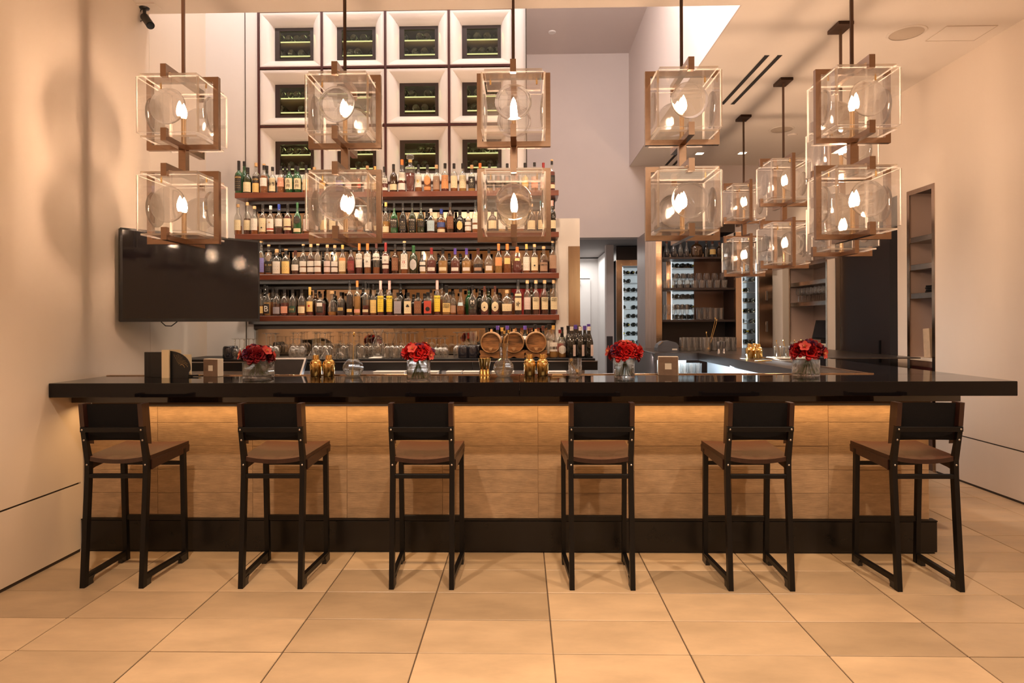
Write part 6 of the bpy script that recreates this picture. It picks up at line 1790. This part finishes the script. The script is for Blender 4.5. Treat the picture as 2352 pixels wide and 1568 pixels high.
# ------------------------------------------------------------------ niches and door in the right wall
def wall_niche(name, label, Y0_, Y1_, shelves, bottom, back, top_=TOPN):
    t = thing(name, label, 'niche', (XR, (Y0_ + Y1_) / 2, 0))
    h_ = (Y1_ - Y0_) / 2
    fw_ = 0.045
    G().box(-0.004, 0.0, -h_, -h_ + fw_, 0.0, top_).build('frame_post', bronzept, t); G().box(-0.004, 0.0, h_ - fw_, h_, 0.0, top_).build('frame_post', bronzept, t)
    G().box(-0.004, 0.0, -h_ + fw_, h_ - fw_, top_ - fw_, top_).build('frame_rail', bronzept, t)
    G().box(0.36, 0.38, -h_, h_, 0.0, top_).build('back', mat('taupe_lacquer', (0.55, 0.42, 0.36), 0.5), t)
    G().box(0.001, 0.36, -h_ + 0.0, -h_ + 0.012, 0, top_).build('side', MATS['taupe_lacquer'], t); G().box(0.001, 0.36, h_ - 0.012, h_, 0, top_).build('side', MATS['taupe_lacquer'], t)
    G().box(0.001, 0.36, -h_ + .012, h_ - .012, top_ - 0.02, top_).build('lid', darkbrown, t)
    for z in shelves:
        G().box(0.002, 0.36, -h_ + 0.013, h_ - 0.013, z - 0.028, z + 0.028, 0.002).build('shelf', mat('smoky_steel', (0.34, 0.29, 0.25), 0.22, metal=1, var=.25, vscale=5), t)
    G().box(0.002, 0.36, -h_ + 0.013, h_ - 0.013, bottom - 0.03, bottom).build('counter', ivory, t)
    G().box(0.01, 0.03, -h_ + 0.013, h_ - 0.013, 0, bottom - 0.031).build('drawer_front', bronzedk, t)
    G().box(0.002, 0.0095, -h_ * .7, h_ * .7, bottom - 0.16, bottom - 0.09).build('slot', mahog, t)
    return t
wall_niche('wall_niche', 'deep wall niche with two steel shelves of glasses and a screen', ND[0][0], ND[0][1], (2.27, 2.0, 1.71), 1.16, None)
wall_niche('wall_niche', 'narrow tall wall niche with three steel shelves beside the dark door', ND[1][0], ND[1][1], (2.29, 2.01, 1.72), 1.10, None)
d = thing('dark_door', 'tall near-black door in the right wall', 'door', (XR, DR[0], 0))
G().box(0.05, 0.09, 0.005, DR[1] - DR[0] - 0.02, 0.005, TOPN - 0.005).build('leaf', doorm, d)
G().box(0.01, 0.05, 0.004, 0.16, 0.005, TOPN - 0.005).build('door_stop', slotm, d)
G().box(-0.004, 0.05, DR[1] - DR[0] - 0.018, DR[1] - DR[0] - 0.003, 0.005, TOPN - 0.005).build('brass_edge', bronzept, d)
G().box(0.03, 0.05, 0.4, 0.42, 1.0, 1.25).build('handle', blackm, d)
ngl = make_stem(0.040, 0.11, 0.095, 0.036, 'wine_glass', False, True)
for i in range(9):
    for j in range(2):
        ngl.put((XR + 0.08 + 0.13 * j, 8.46 + 0.115 * i, 1.7385), 0, 'wine glass in the wall niche, lower shelf, %s row, %s from the door' % (('front', 'rear')[j], ORD[i]), 'wine glasses in the wall niche')
for i in range(6):
    ngl.put((XR + 0.10, 8.50 + 0.13 * i, 2.2985), 0, 'wine glass on the highest shelf of the wall niche, %s from the door' % ORD[i], 'wine glasses in the wall niche')
t = thing('till_terminal', 'black tilted till terminal on the counter of the wall niche', 'till', (XR + 0.17, 8.75, 1.16), math.radians(-62))
g = G().add([(-0.19, -0.03, 0.06), (0.19, -0.03, 0.06), (0.19, 0.06, 0.32), (-0.19, 0.06, 0.32), (-0.19, 0.0, 0.05), (0.19, 0.0, 0.05), (0.19, 0.09, 0.31), (-0.19, 0.09, 0.31)], [(0, 1, 2, 3), (7, 6, 5, 4), (1, 0, 4, 5), (2, 1, 5, 6), (3, 2, 6, 7), (0, 3, 7, 4)]); g.build('housing', plasticm, t)
g = G().add([(-0.165, -0.0305 + .002, 0.078), (0.165, -0.0285, 0.078), (0.165, 0.0495, 0.302), (-0.165, 0.0495, 0.302)], [(0, 1, 2, 3)]); g.v = [(a, b - .004, c) for a, b, c in g.v]; g.build('screen', mat('grey_screen', (0.03, 0.03, 0.035), 0.15), t)
G().box(-0.07, 0.07, 0.0, 0.10, 0.0005, 0.09).build('stand', plasticm, t)
# folded cloth and books in the narrow niche
t = thing('folded_napkins', 'stack of folded black napkins on the third shelf of the narrow niche', 'napkins', (XR + 0.15, 6.32, 1.7485))
for i in range(4): G().box(-0.1 + .005 * (i % 2), 0.1, -0.09, 0.10, i * 0.019, i * 0.019 + 0.0175, 0.006).build('napkin', fabricm, t)
for i, (y, w_, h_, tilt, m, lab) in enumerate(((6.40, 0.10, 0.29, 0.07, mat('kraft_cover', (0.55, 0.40, 0.26), 0.6, var=.15, vscale=12), 'tall tan book leaning in the narrow niche'), (6.30, 0.03, 0.24, 0.0, darkbrown, 'thin dark book in the narrow niche beside the tan one'), (6.255, 0.045, 0.25, 0.0, ivory, 'cream spined book in the narrow niche'))):
    t = thing('book', lab, 'book', (XR + 0.06, y, 1.1005), 0, 'books in the narrow niche')
    t.rotation_euler = (-tilt, 0, 0)
    G().box(0, 0.2, -w_ / 2, w_ / 2, 0, h_, 0.002).build('cover', m, t)
    G().box(0.004, 0.204, -w_ / 2 + .004, w_ / 2 - .004, 0.004, h_ + 0.001).build('pages', MATS.get('cream_paper') or ivory, t)
t = thing('wood_picture_block', 'small red-brown block standing behind the books', 'block', (XR + 0.29, 6.40, 1.1005))
G().box(0, 0.05, -0.09, 0.09, 0, 0.33, 0.002).build('body', mahog, t); G().box(-0.002, 0, -0.08, 0.08, 0.25, 0.32).build('plate', bronze, t)

# ------------------------------------------------------------------ what the mirror sees behind the photographer
t = thing('wall_painting', 'pink and red abstract canvas on the wall opposite the bar', 'painting', (0.2, -4.14, 1.3))
pm, pnt, pN, pL = _nt('abstract_canvas')
tc = pN.new('ShaderNodeTexCoord'); wv = pN.new('ShaderNodeTexWave'); wv.inputs['Scale'].default_value = 1.6; wv.inputs['Distortion'].default_value = 7; wv.inputs['Detail'].default_value = 3
pL.new(tc.outputs['Object'], wv.inputs[0])
rmp = pN.new('ShaderNodeValToRGB'); rmp.color_ramp.elements[0].color = (0.35, 0.01, 0.03, 1); rmp.color_ramp.elements[1].color = (0.75, 0.35, 0.45, 1)
e_ = rmp.color_ramp.elements.new(0.5); e_.color = (0.6, 0.05, 0.12, 1)
pL.new(wv.outputs['Color'], rmp.inputs[0]); pL.new(rmp.outputs[0], pN['Principled BSDF'].inputs['Base Color'])
G().box(-0.45, 0.45, 0.0, 0.03, 0, 1.5).build('canvas', pm, t)
for a in ((-0.48, -0.45, 0, 0.04, 0, 1.5), (0.45, 0.48, 0, 0.04, 0, 1.5)): G().box(*a).build('frame', darkbrown, t)
t = thing('lit_window', 'bright curtained window high on the wall opposite the bar', 'window', (1.9, -4.14, 1.9))
G().box(-0.7, 0.7, 0.0, 0.01, 0, 0.9).build('pane', emitter('window_glow', (1.0, 0.75, 0.45), 1.6), t)
for x in (-0.72, -0.02, 0.68): G().box(x, x + 0.04, 0.011, 0.03, -0.02, 0.92).build('mullion', darkbrown, t)
